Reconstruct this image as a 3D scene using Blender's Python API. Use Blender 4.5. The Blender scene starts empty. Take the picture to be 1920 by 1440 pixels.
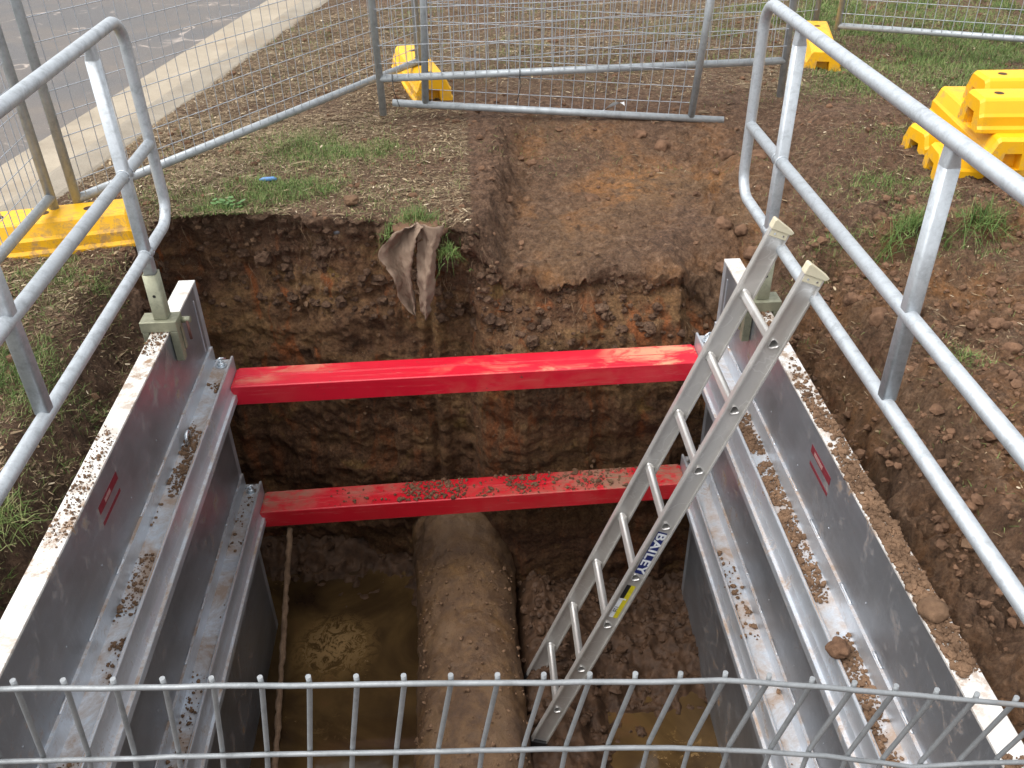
import bpy, math, random
import numpy as np
from mathutils import Matrix, Vector
random.seed(7); RNG = np.random.default_rng(11)
S = bpy.context.scene
COL = S.collection

# ------------------------------------------------------------------ camera
cd = bpy.data.cameras.new('camera'); cam = bpy.data.objects.new('camera', cd); COL.objects.link(cam)
cd.sensor_width = 36.0; cd.lens = 36.0 * 1690.0 / 1920.0; cd.clip_start = 0.05; cd.clip_end = 500
_d1 = np.array([845-960, -444-720, 1690.]); _d1 /= np.linalg.norm(_d1)
_v = np.array([1004-960, 3109-720, 1690.]); _v /= np.linalg.norm(_v)
_v -= _v @ _d1 * _d1; _v /= np.linalg.norm(_v)
_Z = -_v; _Y = _d1; _X = np.cross(_Y, _Z); _R = np.array([_X, _Y, _Z])
_cx = _R @ np.array([1, 0, 0]); _cy = _R @ np.array([0, -1, 0]); _cz = _R @ np.array([0, 0, -1])
cam.matrix_world = Matrix(((_cx[0], _cy[0], _cz[0], 0), (_cx[1], _cy[1], _cz[1], 0), (_cx[2], _cy[2], _cz[2], 1.755), (0, 0, 0, 1)))
S.camera = cam

# ------------------------------------------------------------------ sky and sun (bright overcast)
w = bpy.data.worlds.new('World'); S.world = w; w.use_nodes = True
nt = w.node_tree; nt.nodes.clear()
sky = nt.nodes.new('ShaderNodeTexSky'); sky.sky_type = 'NISHITA'; sky.sun_disc = False
SUN_EL, SUN_AZ = math.radians(66), math.radians(-112)
sky.sun_elevation = SUN_EL; sky.sun_rotation = SUN_AZ; sky.air_density = 1.0; sky.dust_density = 3.0; sky.ozone_density = 1.0
hs = nt.nodes.new('ShaderNodeHueSaturation'); hs.inputs['Saturation'].default_value = 0.12
bg = nt.nodes.new('ShaderNodeBackground'); bg.inputs['Strength'].default_value = 0.15
wo = nt.nodes.new('ShaderNodeOutputWorld')
nt.links.new(sky.outputs[0], hs.inputs['Color']); nt.links.new(hs.outputs[0], bg.inputs['Color']); nt.links.new(bg.outputs[0], wo.inputs[0])
sl = bpy.data.lights.new('sun', 'SUN'); sl.energy = 1.0; sl.angle = math.radians(60); sl.color = (1.0, 0.96, 0.90)
sun = bpy.data.objects.new('sun', sl); COL.objects.link(sun)
sdir = Vector((math.sin(SUN_AZ) * math.cos(SUN_EL), math.cos(SUN_AZ) * math.cos(SUN_EL), math.sin(SUN_EL)))
sun.rotation_euler = sdir.to_track_quat('Z', 'Y').to_euler()
S.view_settings.view_transform = 'Standard'; S.view_settings.look = 'None'; S.view_settings.gamma = 1
S.view_settings.exposure = 1.08

# ------------------------------------------------------------------ helpers: noise
_T = np.random.default_rng(5).random((64, 64, 64)).astype(np.float32)
def vn(p):
    i = np.floor(p).astype(np.int64); f = p - i; f = f*f*(3-2*f)
    x0, y0, z0 = (i[:, k] & 63 for k in range(3)); x1, y1, z1 = ((i[:, k]+1) & 63 for k in range(3))
    fx, fy, fz = f[:, 0], f[:, 1], f[:, 2]
    a = _T[x0, y0, z0]*(1-fx)+_T[x1, y0, z0]*fx; b = _T[x0, y1, z0]*(1-fx)+_T[x1, y1, z0]*fx
    c = _T[x0, y0, z1]*(1-fx)+_T[x1, y0, z1]*fx; d = _T[x0, y1, z1]*(1-fx)+_T[x1, y1, z1]*fx
    return ((a*(1-fy)+b*fy)*(1-fz)+(c*(1-fy)+d*fy)*fz)*2-1
def fbm(p, freq, octs=4, gain=.5, off=0.):
    s = 0; a = 1
    p = np.asarray(p, float)
    for o in range(octs):
        s = s + a*vn(p*freq + off + 17.3*o); a *= gain; freq *= 2.07
    return s
def ridged(p, freq, octs=3, gain=.5, off=0.):
    s = 0; a = 1
    for o in range(octs):
        s = s + a*(1-2*np.abs(vn(p*freq + off + 9.1*o))); a *= gain; freq *= 2.1
    return s
def sst(a, b, x):
    t = np.clip((np.asarray(x, float)-a)/(b-a), 0, 1); return t*t*(3-2*t)

# ------------------------------------------------------------------ helpers: meshes
def np_mesh(name, V, F, smooth=True, attrs=None, mat=None):
    V = np.ascontiguousarray(V, np.float32); F = np.ascontiguousarray(F, np.int32)
    me = bpy.data.meshes.new(name); n, k = F.shape
    me.vertices.add(len(V)); me.vertices.foreach_set('co', V.ravel())
    me.loops.add(n*k); me.loops.foreach_set('vertex_index', F.ravel())
    me.polygons.add(n); me.polygons.foreach_set('loop_start', np.arange(0, n*k, k, dtype=np.int32))
    me.polygons.foreach_set('use_smooth', np.full(n, smooth, bool))
    me.update(calc_edges=True)
    if attrs is not None:
        for an, arr in attrs.items():
            ca = me.color_attributes.new(an, 'FLOAT_COLOR', 'POINT')
            c4 = np.ones((len(V), 4), np.float32); c4[:, :arr.shape[1]] = arr
            ca.data.foreach_set('color', c4.ravel())
    if mat: me.materials.append(mat)
    return me
def link(name, me, parent=None, loc=None):
    o = bpy.data.objects.new(name, me); COL.objects.link(o)
    if parent: o.parent = parent
    if loc is not None: o.location = loc
    return o
def tag(o, label=None, cat=None, group=None, kind=None):
    if label: o['label'] = label
    if cat: o['category'] = cat
    if group: o['group'] = group
    if kind: o['kind'] = kind
    return o
def thing(name, loc, label, cat, group=None, mat=None):
    o = bpy.data.objects.new(name, None); COL.objects.link(o); o.empty_display_size = .1
    if mat is not None: o.matrix_world = mat
    else: o.location = loc
    return tag(o, label, cat, group)
class MB:
    def __init__(s): s.v = []; s.f = []; s.sm = []
    def add(s, vs, fs, smooth=False):
        b = len(s.v); s.v += [tuple(map(float, v)) for v in vs]
        s.f += [[b+i for i in f] for f in fs]
        s.sm += [smooth]*len(fs) if isinstance(smooth, bool) else list(smooth)
        return s
    def box(s, x0, x1, y0, y1, z0, z1):
        return s.add([(x, y, z) for x in (x0, x1) for y in (y0, y1) for z in (z0, z1)],
                     [(0,1,3,2),(4,6,7,5),(0,4,5,1),(2,3,7,6),(0,2,6,4),(1,5,7,3)])
    def obox(s, c, ax, ay, az):
        c, ax, ay, az = (np.array(q, float) for q in (c, ax, ay, az))
        return s.add([c+i*ax+j*ay+k*az for i in (-1, 1) for j in (-1, 1) for k in (-1, 1)],
                     [(0,1,3,2),(4,6,7,5),(0,4,5,1),(2,3,7,6),(0,2,6,4),(1,5,7,3)])
    def extr(s, prof, p0, p1, ex, ey, smooth=False, caps=True):
        # closed profile (list of (a,b)) in frame ex,ey swept from p0 to p1
        p0, p1, ex, ey = (np.array(q, float) for q in (p0, p1, ex, ey)); n = len(prof)
        vs = [p0+a*ex+b*ey for a, b in prof]+[p1+a*ex+b*ey for a, b in prof]
        fs = [(i, (i+1) % n, n+(i+1) % n, n+i) for i in range(n)]
        sm = [smooth]*n
        if caps: fs += [list(range(n))[::-1], list(range(n, 2*n))]; sm += [False, False]
        return s.add(vs, fs, sm)
    def tube(s, pts, r, n=16, caps=True, rad=None):
        P = [np.array(p, float) for p in pts]; m = len(P)
        T = []
        for i in range(m):
            a = P[max(i-1, 0)]; b = P[min(i+1, m-1)]; t = b-a; T.append(t/np.linalg.norm(t))
        up = np.array([0, 0, 1.]) if abs(T[0][2]) < .9 else np.array([1., 0, 0])
        u = np.cross(T[0], up); u /= np.linalg.norm(u)
        vs = []
        for i in range(m):
            u = u-u@T[i]*T[i]; u /= np.linalg.norm(u); v = np.cross(T[i], u)
            rr = rad[i] if rad is not None else r
            for k in range(n):
                a = 2*math.pi*k/n; vs.append(P[i]+rr*(math.cos(a)*u+math.sin(a)*v))
        fs = [(i*n+k, i*n+(k+1) % n, (i+1)*n+(k+1) % n, (i+1)*n+k) for i in range(m-1) for k in range(n)]
        sm = [True]*len(fs)
        if caps: fs += [list(range(n))[::-1], list(range((m-1)*n, m*n))]; sm += [False, False]
        return s.add(vs, fs, sm)
    def build(s, name, mat, parent=None, label=None, bevel=0, world=False, fixn=True):
        V = np.array(s.v)
        if world and parent is not None: V = V-np.array(parent.location)
        me = bpy.data.meshes.new(name); me.from_pydata(V.tolist(), [], s.f); me.update()
        me.polygons.foreach_set('use_smooth', s.sm); me.materials.append(mat)
        if fixn:
            import bmesh
            bm = bmesh.new(); bm.from_mesh(me); bmesh.ops.recalc_face_normals(bm, faces=bm.faces); bm.to_mesh(me); bm.free()
        o = link(name, me, parent)
        if label: o['label'] = label
        if bevel:
            m = o.modifiers.new('bevel', 'BEVEL'); m.width = bevel; m.segments = 2; m.limit_method = 'ANGLE'; m.angle_limit = math.radians(40)
            m.harden_normals = False
        return o
def arc(c, r, a0, a1, n, ax, ay):
    c, ax, ay = (np.array(q, float) for q in (c, ax, ay))
    return [c+r*(math.cos(a)*ax+math.sin(a)*ay) for a in np.linspace(a0, a1, n)]
def rrect(wd, ht, r, n=3):
    out = []
    for cx, cy, a0 in ((wd/2-r, ht/2-r, 0), (-wd/2+r, ht/2-r, 90), (-wd/2+r, -ht/2+r, 180), (wd/2-r, -ht/2+r, 270)):
        for k in range(n+1):
            a = math.radians(a0+90*k/n); out.append((cx+r*math.cos(a), cy+r*math.sin(a)))
    return out

# ------------------------------------------------------------------ helpers: materials
def new_mat(name):
    m = bpy.data.materials.new(name); m.use_nodes = True; t = m.node_tree
    b = t.nodes['Principled BSDF']; return m, t, b
class NT:
    def __init__(s, t): s.t = t; s.L = t.links.new
    def n(s, ty, **kw):
        q = s.t.nodes.new(ty)
        for k, v in kw.items():
            if k.startswith('_'): setattr(q, k[1:], v)
            else: q.inputs[k.replace('__', ' ')].default_value = v
        return q
    def coord(s, obj=True):
        return s.n('ShaderNodeTexCoord').outputs['Object']
    def noise(s, vec, scale, detail=6, rough=.55, dist=0.):
        q = s.n('ShaderNodeTexNoise', Scale=scale, Detail=detail, Roughness=rough, Distortion=dist)
        s.L(vec, q.inputs['Vector']); return q.outputs['Fac']
    def voro(s, vec, scale, out='Distance', feature='F1'):
        q = s.n('ShaderNodeTexVoronoi', Scale=scale, _feature=feature); s.L(vec, q.inputs['Vector']); return q.outputs[out]
    def ramp(s, fac, stops, interp='LINEAR'):
        q = s.n('ShaderNodeValToRGB'); q.color_ramp.interpolation = interp
        e = q.color_ramp.elements
        while len(e) < len(stops): e.new(.5)
        for i, (p, c) in enumerate(stops):
            e[i].position = p; e[i].color = (c if len(c) == 4 else (*c, 1)) if hasattr(c, '__len__') else (c, c, c, 1)
        s.L(fac, q.inputs[0]); return q.outputs[0]
    def mix(s, fac, a, b, bt='MIX'):
        q = s.n('ShaderNodeMix', _data_type='RGBA', _blend_type=bt)
        for i, v in ((0, fac), (6, a), (7, b)):
            if hasattr(v, 'is_output') or hasattr(v, 'node'): s.L(v, q.inputs[i])
            elif i == 0: q.inputs[0].default_value = v
            else: q.inputs[i].default_value = (*v, 1)
        return q.outputs[2]
    def math(s, op, a, b=None, clamp=False):
        q = s.n('ShaderNodeMath', _operation=op, _use_clamp=clamp)
        for i, v in ((0, a), (1, b)):
            if v is None: continue
            if hasattr(v, 'node'): s.L(v, q.inputs[i])
            else: q.inputs[i].default_value = v
        return q.outputs[0]
    def mapping(s, vec, sc=(1, 1, 1), rot=(0, 0, 0)):
        q = s.n('ShaderNodeMapping'); q.inputs['Scale'].default_value = sc; q.inputs['Rotation'].default_value = rot
        s.L(vec, q.inputs['Vector']); return q.outputs[0]
    def bump(s, h, strength, dist, prev=None):
        q = s.n('ShaderNodeBump', Strength=strength, Distance=dist); s.L(h, q.inputs['Height'])
        if prev is not None: s.L(prev, q.inputs['Normal'])
        return q.outputs[0]

def soil_material():
    m, t, b = new_mat('soil'); N = NT(t); c = N.coord()
    at = N.n('ShaderNodeAttribute'); at.attribute_name = 'zone'
    sp = N.n('ShaderNodeSeparateColor'); N.L(at.outputs['Color'], sp.inputs[0])
    orange, turf, wall = sp.outputs[0], sp.outputs[1], sp.outputs[2]
    n1 = N.noise(c, 3.2, 8, .62, .4); n2 = N.noise(c, 23, 8, .7); n3 = N.noise(c, 110, 5, .7)
    n4 = N.noise(c, 66, 6, .75)
    top = N.ramp(n2, [(.28, (.046, .026, .016)), (.45, (.105, .059, .036)), (.58, (.165, .097, .060)), (.75, (.25, .158, .102))])
    warm = N.ramp(n1, [(.3, (.125, .072, .038)), (.47, (.205, .115, .057)), (.58, (.33, .145, .045)), (.68, (.26, .15, .075)), (.8, (.37, .23, .12))])
    warm = N.mix(N.ramp(N.noise(c, 11, 9, .72, .4), [(.38, .85), (.5, 0.)]), warm, (.075, .044, .026))
    warm = N.mix(N.ramp(n2, [(.5, 0.), (.7, .5)]), warm, (.30, .20, .125))
    cw = N.mapping(c, (1, 1, 1.7))
    w1 = N.noise(cw, 2.4, 9, .66, .5); w2 = N.noise(cw, 7.5, 9, .72, .3)
    wl = N.ramp(w1, [(.27, (.060, .030, .018)), (.40, (.120, .060, .032)), (.50, (.185, .098, .048)), (.60, (.240, .138, .060)), (.70, (.23, .092, .038)), (.82, (.34, .135, .038))])
    wl = N.mix(N.ramp(w2, [(.36, .85), (.48, 0.)]), wl, (.052, .029, .016))
    red = N.noise(N.mapping(c, (1.5, 1.5, .6)), 4.6, 6, .65, 1.0)
    wl = N.mix(N.ramp(red, [(.54, 0.), (.64, .8)]), wl, (.27, .085, .026))
    wl = N.mix(N.ramp(N.noise(c, 4.0, 7, .6, .6, ), [(.60, 0.), (.68, .8)]), wl, (.30, .185, .060))
    wl = N.mix(N.ramp(N.noise(c, 31, 5, .65), [(.58, 0.), (.75, .5)]), wl, (.30, .21, .12))
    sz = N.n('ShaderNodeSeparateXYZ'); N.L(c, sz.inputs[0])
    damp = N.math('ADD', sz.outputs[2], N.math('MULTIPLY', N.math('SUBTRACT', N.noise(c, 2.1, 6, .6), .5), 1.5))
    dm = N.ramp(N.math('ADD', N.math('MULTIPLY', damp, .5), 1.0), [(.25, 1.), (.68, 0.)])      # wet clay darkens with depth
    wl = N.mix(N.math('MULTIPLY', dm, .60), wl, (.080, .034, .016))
    tops = N.ramp(N.math('ADD', N.math('MULTIPLY', damp, .5), .5), [(.50, 0.), (.56, .8)])
    col = N.mix(orange, top, warm)
    litter = N.ramp(N.noise(N.mapping(c, (1, 2.2, 1), (0, 0, .5)), 70, 5, .7), [(.42, (.055, .036, .022)), (.53, (.12, .083, .048)), (.63, (.22, .155, .09)), (.75, (.42, .32, .20))])
    turfn = N.math('MULTIPLY', turf, N.ramp(N.noise(c, 9, 6, .65), [(.35, .15), (.6, .9)]), True)
    col = N.mix(turfn, col, litter)
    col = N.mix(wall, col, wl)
    fine = N.ramp(n4, [(.32, .55), (.5, 1.12), (.7, 1.7)])
    mul = N.n('ShaderNodeVectorMath', _operation='MULTIPLY'); N.L(col, mul.inputs[0]); N.L(fine, mul.inputs[1]); col = mul.outputs[0]
    speck = N.ramp(N.voro(c, 85), [(.0, 1.), (.16, .9), (.2, 0.)])
    rnd = N.ramp(N.noise(c, 14, 3, .5), [(.55, 0.), (.68, .6)])
    col = N.mix(N.math('MULTIPLY', speck, rnd, True), col, (.36, .27, .19))
    N.L(col, b.inputs['Base Color'])
    b.inputs['Roughness'].default_value = .88; b.inputs['Specular IOR Level'].default_value = .3
    bp = N.bump(N.noise(c, 22, 10, .76), 1., .038)
    bp = N.bump(N.voro(c, 60), .5, .008, bp)
    bp = N.bump(n3, 1., .008, bp)
    N.L(bp, b.inputs['Normal']); return m
def clod_material(name, a, bcol, rough=.95):
    m, t, b = new_mat(name); N = NT(t); c = N.coord()
    col = N.ramp(N.noise(c, 17, 7, .7), [(.3, a), (.55, bcol), (.75, tuple(min(1, q*1.5) for q in bcol))])
    N.L(col, b.inputs['Base Color']); b.inputs['Roughness'].default_value = rough; b.inputs['Specular IOR Level'].default_value = .2
    N.L(N.bump(N.noise(c, 120, 5, .7), .8, .004), b.inputs['Normal']); return m
def leafy(name, stops, rough=.6, scale=3.0):
    m, t, b = new_mat(name); N = NT(t)
    at = N.n('ShaderNodeAttribute'); at.attribute_name = 'tint'
    sp = N.n('ShaderNodeSeparateColor'); N.L(at.outputs['Color'], sp.inputs[0])
    N.L(N.ramp(sp.outputs[0], stops), b.inputs['Base Color']); b.inputs['Roughness'].default_value = rough
    b.inputs['Specular IOR Level'].default_value = .25
    return m
def galv(name, base=(.50, .535, .565), metal=.6, rough=.5, spang=1., dirt=0.):
    m, t, b = new_mat(name); N = NT(t); c = N.coord()
    n1 = N.noise(c, 26, 6, .65, .3); n2 = N.noise(c, 150, 3, .6)
    dk = tuple(q*.72 for q in base); lt = tuple(min(1, q*1.16) for q in base)
    col = N.ramp(n1, [(.3, dk), (.5, base), (.72, lt)])
    col = N.mix(N.ramp(n2, [(.5, 0.), (.72, .35*spang)]), col, tuple(min(1, q*1.3) for q in base))
    if dirt:
        dn = N.noise(c, 7, 9, .7, .5)
        col = N.mix(N.ramp(dn, [(.66-dirt*.2, 0.), (.74-dirt*.1, .8)]), col, (.23, .15, .09))
    N.L(col, b.inputs['Base Color']); b.inputs['Metallic'].default_value = metal
    N.L(N.ramp(n1, [(.3, rough+.14), (.7, rough-.06)]), b.inputs['Roughness'])
    N.L(N.bump(n2, .25, .0015), b.inputs['Normal']); return m
def alu(name, base, metal, rough, dirt, streak=(1, 1, 1), dirtcol=(.27, .17, .10), blotch=.25, ledge=False):
    m, t, b = new_mat(name); N = NT(t); c = N.coord()
    n1 = N.noise(N.mapping(c, streak), 3.1, 8, .6, .6)
    col = N.ramp(n1, [(.28, tuple(q*(1-blotch) for q in base)), (.5, base), (.72, tuple(min(1, q*(1+blotch*.6)) for q in base))])
    vein = N.math('ABSOLUTE', N.math('SUBTRACT', N.noise(N.mapping(c, (1, .35, 1)), 2.2, 4, .5, 1.3), .5))
    col = N.mix(N.ramp(vein, [(.0, .25), (.03, 0.)]), col, tuple(min(1, q*1.3) for q in base))
    dn = N.noise(c, 13, 10, .78, .3); big = N.noise(c, 2.2, 3, .5)
    dm = N.math('MULTIPLY', N.ramp(dn, [(.56-.12*dirt, 0.), (.64-.08*dirt, 1.)]), N.ramp(big, [(.5-.22*dirt, 0.), (.62, 1.)]), True)
    if ledge:      # dust and mud smears that have settled on the upward faces
        g = N.n('ShaderNodeNewGeometry'); s3 = N.n('ShaderNodeSeparateXYZ'); N.L(g.outputs['Normal'], s3.inputs[0])
        sm = N.math('MULTIPLY', N.ramp(s3.outputs[2], [(.8, 0.), (.95, 1.)]), N.ramp(N.noise(c, 5, 10, .75, .4), [(.40, .0), (.60, .85)]), True)
        dm = N.math('MAXIMUM', dm, sm)
    # long scratches
    scr = N.math('ABSOLUTE', N.math('SUBTRACT', N.noise(N.mapping(c, (1, 7, 1.2), (.5, 0, 0)), 5.0, 3, .5, .4), .5))
    col = N.mix(N.ramp(scr, [(.0, .35), (.006, 0.)]), col, tuple(min(1, q*1.7) for q in base))
    if dirt > 0:
        col = N.mix(dm, col, dirtcol)
        N.L(N.math('MULTIPLY', N.math('SUBTRACT', 1.0, dm), metal, True), b.inputs['Metallic'])
    else: b.inputs['Metallic'].default_value = metal
    N.L(col, b.inputs['Base Color'])
    rr = N.ramp(N.noise(c, 6, 8, .7), [(.3, rough-.07), (.7, rough+.13)])
    N.L(N.math('ADD', rr, N.math('MULTIPLY', dm, .4)) if dirt > 0 else rr, b.inputs['Roughness'])
    N.L(N.bump(N.noise(c, 60, 4, .6), .12, .002), b.inputs['Normal']); return m
def paint(name, base, rough=.4, dirt=.5, dirtcol=(.34, .22, .13), fade=.25, dscale=11, mapsc=(1, 1, 1), upward=False):
    m, t, b = new_mat(name); N = NT(t); c = N.mapping(N.coord(), mapsc)
    n1 = N.noise(c, 4, 6, .6)
    col = N.ramp(n1, [(.3, tuple(q*(1-fade) for q in base)), (.6, base), (.8, tuple(min(1, q*(1+fade)+.02) for q in base))])
    dn = N.noise(c, dscale, 10, .75, .6); big = N.noise(c, 2.7, 3, .5)
    dm = N.math('MULTIPLY', N.ramp(dn, [(.6-.14*dirt, 0.), (.68-.1*dirt, .9)]), N.ramp(big, [(.42, 0.), (.6, 1.)]), True)
    if upward:
        g = N.n('ShaderNodeNewGeometry'); s3 = N.n('ShaderNodeSeparateXYZ'); N.L(g.outputs['Normal'], s3.inputs[0])
        dm = N.math('MULTIPLY', dm, N.ramp(s3.outputs[2], [(.3, .12), (.8, 1.)]), True)
    col = N.mix(dm, col, dirtcol)
    if upward:
        ch = N.ramp(N.noise(c, 38, 8, .75), [(.655, 0.), (.67, .9)])
        col = N.mix(ch, col, (.10, .055, .04))
        sc2 = N.math('ABSOLUTE', N.math('SUBTRACT', N.noise(N.mapping(c, (.35, 5, 5)), 4.5, 4, .6, .5), .5))
        col = N.mix(N.ramp(sc2, [(.0, .3), (.006, 0.)]), col, (.62, .25, .22))
    N.L(col, b.inputs['Base Color'])
    N.L(N.math('ADD', N.ramp(n1, [(.3, rough-.05), (.7, rough+.1)]), N.math('MULTIPLY', dm, .4)), b.inputs['Roughness'])
    N.L(N.bump(N.noise(c, 45, 5, .6), .15, .003), b.inputs['Normal']); return m
def plain(name, col, rough=.5, metal=0.):
    m, t, b = new_mat(name); N = NT(t); c = N.coord()
    N.L(N.ramp(N.noise(c, 40, 4, .6), [(.3, tuple(q*.8 for q in col)), (.7, tuple(min(1, q*1.12) for q in col))]), b.inputs['Base Color'])
    b.inputs['Roughness'].default_value = rough; b.inputs['Metallic'].default_value = metal; return m

M = {}
M['soil'] = soil_material()
M['clod'] = clod_material('soil_clod', (.062, .034, .021), (.165, .093, .056))
M['clod_pale'] = clod_material('dry_clod', (.075, .044, .027), (.175, .106, .064))
M['stone'] = clod_material('stone', (.30, .26, .21), (.48, .43, .36), .8)
M['grass'] = leafy('grass_blades', [(0., (.042, .078, .020)), (.45, (.105, .175, .042)), (.75, (.20, .245, .080)), (1., (.35, .29, .155))])
M['straw'] = leafy('dry_litter', [(0., (.07, .043, .026)), (.5, (.205, .145, .086)), (.82, (.37, .28, .17)), (1., (.58, .48, .34))], .8)
M['galv'] = galv('galvanised_tube')
M['galv2'] = galv('fence_tube', (.36, .39, .41), .3, .42, .8, .02)
M['wire'] = galv('fence_wire', (.44, .47, .51), .45, .5, .5, 0.)
M['wire_near'] = galv('barrier_wire', (.27, .285, .295), .45, .5, 1., .18)
M['plate'] = alu('aluminium_sheet', (.33, .35, .38), .8, .38, .22, (1, .5, 1))
M['plate_top'] = alu('aluminium_cap', (.80, .79, .76), .35, .45, 0.95)
M['plate_top_clean'] = alu('aluminium_cap_left', (.80, .79, .75), .35, .45, 0.85)
M['beam'] = alu('aluminium_beam', (.58, .62, .67), .72, .38, .2, (1, .3, 1), ledge=True)
M['weld'] = plain('weld_bead', (.62, .66, .70), .35, .8)
M['red'] = paint('red_paint', (.56, .008, .026), .33, 1.0, (.50, .30, .17), .12, 12, (.5, 1, 1), True)
M['red2'] = paint('red_paint_muddy', (.52, .006, .018), .36, 1.5, (.24, .15, .095), .12, 16, (.8, 1, 1), True)
M['zinc'] = galv('passivated_steel', (.30, .30, .215), .5, .45, .6, .35)
M['bright'] = galv('bright_bolt', (.75, .8, .84), .95, .2, 1., 0.)
M['rust'] = plain('rusty_handle', (.12, .05, .04), .7, .2)
M['ladder'] = alu('ladder_aluminium', (.63, .615, .59), .65, .36, .0, (1, 1, .4), blotch=.10)
M['cap'] = paint('cream_plastic', (.60, .55, .40), .55, .6, (.36, .28, .19), .08, 40)
M['yellow'] = paint('yellow_plastic', (.86, .45, .005), .48, .85, (.42, .25, .10), .10, 21, (1, 1, 1))
M['black'] = plain('black_plastic', (.012, .012, .013), .5)
M['hole'] = plain('painted_hole_shade', (.05, .022, .006), .8)  # dark brown that paints the shade inside the block holes
M['navy'] = plain('navy_sticker', (.012, .022, .13), .4)
M['white'] = plain('white_print', (.72, .74, .76), .45)
M['lemon'] = plain('yellow_sticker', (.62, .53, .02), .45)
M['maroon'] = plain('maroon_sticker', (.16, .012, .022), .4)
M['pinkish'] = plain('faded_print', (.32, .17, .16), .45)
M['cloth'] = paint('geotextile', (.25, .175, .125), .9, .9, (.19, .13, .09), .25, 20)
def pipe_material():
    m, t, b = new_mat('muddy_pipe'); N = NT(t); c = N.coord()
    col = N.ramp(N.noise(c, 3.5, 8, .68, .5), [(.3, (.050, .027, .014)), (.43, (.102, .055, .027)), (.58, (.150, .083, .037)), (.72, (.22, .118, .038))])
    col = N.mix(N.ramp(N.noise(c, 22, 8, .75), [(.45, 0.), (.62, .75)]), col, (.062, .033, .018))
    col = N.mix(N.ramp(N.noise(N.mapping(c, (2, .6, 2)), 2.3, 4, .6), [(.52, 0.), (.62, .6)]), col, (.175, .105, .055))
    N.L(col, b.inputs['Base Color']); N.L(N.ramp(N.noise(c, 6, 5, .6), [(.35, .35), (.65, .8)]), b.inputs['Roughness'])
    bp = N.bump(N.noise(c, 24, 9, .75), .8, .015); bp = N.bump(N.noise(c, 110, 4, .7), .6, .004, bp); N.L(bp, b.inputs['Normal']); return m
M['pipe'] = pipe_material()
M['mudrod'] = clod_material('mud_caked_rod', (.15, .095, .06), (.26, .17, .11))
M['blue'] = plain('blue_plastic', (.10, .24, .50), .35)
def water_material():
    m, t, b = new_mat('muddy_water'); N = NT(t); c = N.coord()
    n1 = N.noise(c, 2.1, 5, .6, .6)
    col = N.ramp(n1, [(.3, (.022, .012, .007)), (.46, (.056, .033, .014)), (.6, (.094, .056, .022)), (.78, (.12, .058, .025))])
    sc = N.math('MULTIPLY', N.ramp(N.noise(c, 13, 9, .8, 1.2), [(.56, 0.), (.62, 1.)]), N.ramp(N.noise(c, 1.9, 2, .5), [(.56, 0.), (.66, 1.)]), True)
    gp = N.n('ShaderNodeVectorMath', _operation='DISTANCE'); N.L(c, gp.inputs[0]); gp.inputs[1].default_value = (-.83, 3.22, -2.125)
    near = N.ramp(gp.outputs['Value'], [(.05, 1.), (.26, 0.)])
    sc = N.math('MAXIMUM', sc, N.math('MULTIPLY', near, N.ramp(N.noise(c, 15, 9, .8, 1.4), [(.44, 0.), (.52, 1.)]), True))
    col = N.mix(N.math('MULTIPLY', sc, .8), col, (.33, .20, .075)); N.L(col, b.inputs['Base Color'])
    N.L(N.math('ADD', N.math('MULTIPLY', sc, .5), .06), b.inputs['Roughness'])
    N.L(N.bump(N.noise(c, 5, 3, .5), .12, .01), b.inputs['Normal']); return m
M['water'] = water_material()
def concrete_material(name, a, bb, sc=1.):
    m, t, b = new_mat(name); N = NT(t); c = N.coord()
    col = N.ramp(N.noise(c, 3*sc, 9, .68, .3), [(.25, a), (.55, bb), (.8, tuple(min(1, q*1.18) for q in bb))])
    col = N.mix(N.ramp(N.noise(c, 160, 2, .5), [(.3, .35), (.5, 0.)]), col, tuple(q*.55 for q in a))
    st = N.ramp(N.noise(c, 1.6, 7, .7, .8), [(.52, 0.), (.7, .5)]); col = N.mix(st, col, (.26, .185, .115))
    N.L(col, b.inputs['Base Color']); b.inputs['Roughness'].default_value = .9
    N.L(N.bump(N.noise(c, 140, 4, .6), .35, .003), b.inputs['Normal']); return m
M['kerb_pan'] = concrete_material('gutter_concrete', (.235, .195, .145), (.335, .285, .215))
M['kerb_back'] = concrete_material('kerb_concrete', (.19, .16, .12), (.27, .235, .185))
def asphalt_material():
    m, t, b = new_mat('asphalt'); N = NT(t); c = N.coord()
    col = N.ramp(N.noise(c, 210, 3, .7), [(.3, (.065, .060, .060)), (.55, (.12, .115, .113)), (.75, (.21, .20, .195))])
    col = N.mix(N.ramp(N.noise(c, 1.1, 7, .65, .6), [(.4, 0.), (.75, .55)]), col, (.20, .155, .115))
    # chalky survey scuffs worn into the surface
    v = N.math('ABSOLUTE', N.math('SUBTRACT', N.noise(N.mapping(c, (1, 1, 1), (0, 0, .8)), 1.4, 3, .5, .8), .5))
    sc = N.math('MULTIPLY', N.ramp(v, [(.0, 1.), (.014, 0.)]), N.ramp(N.noise(c, 1.7, 5, .7), [(.5, 0.), (.62, .8)]), True)
    col = N.mix(sc, col, (.50, .42, .36)); N.L(col, b.inputs['Base Color']); b.inputs['Roughness'].default_value = .82
    N.L(N.bump(N.noise(c, 210, 3, .7), .5, .004), b.inputs['Normal']); return m
M['asphalt'] = asphalt_material()

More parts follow.
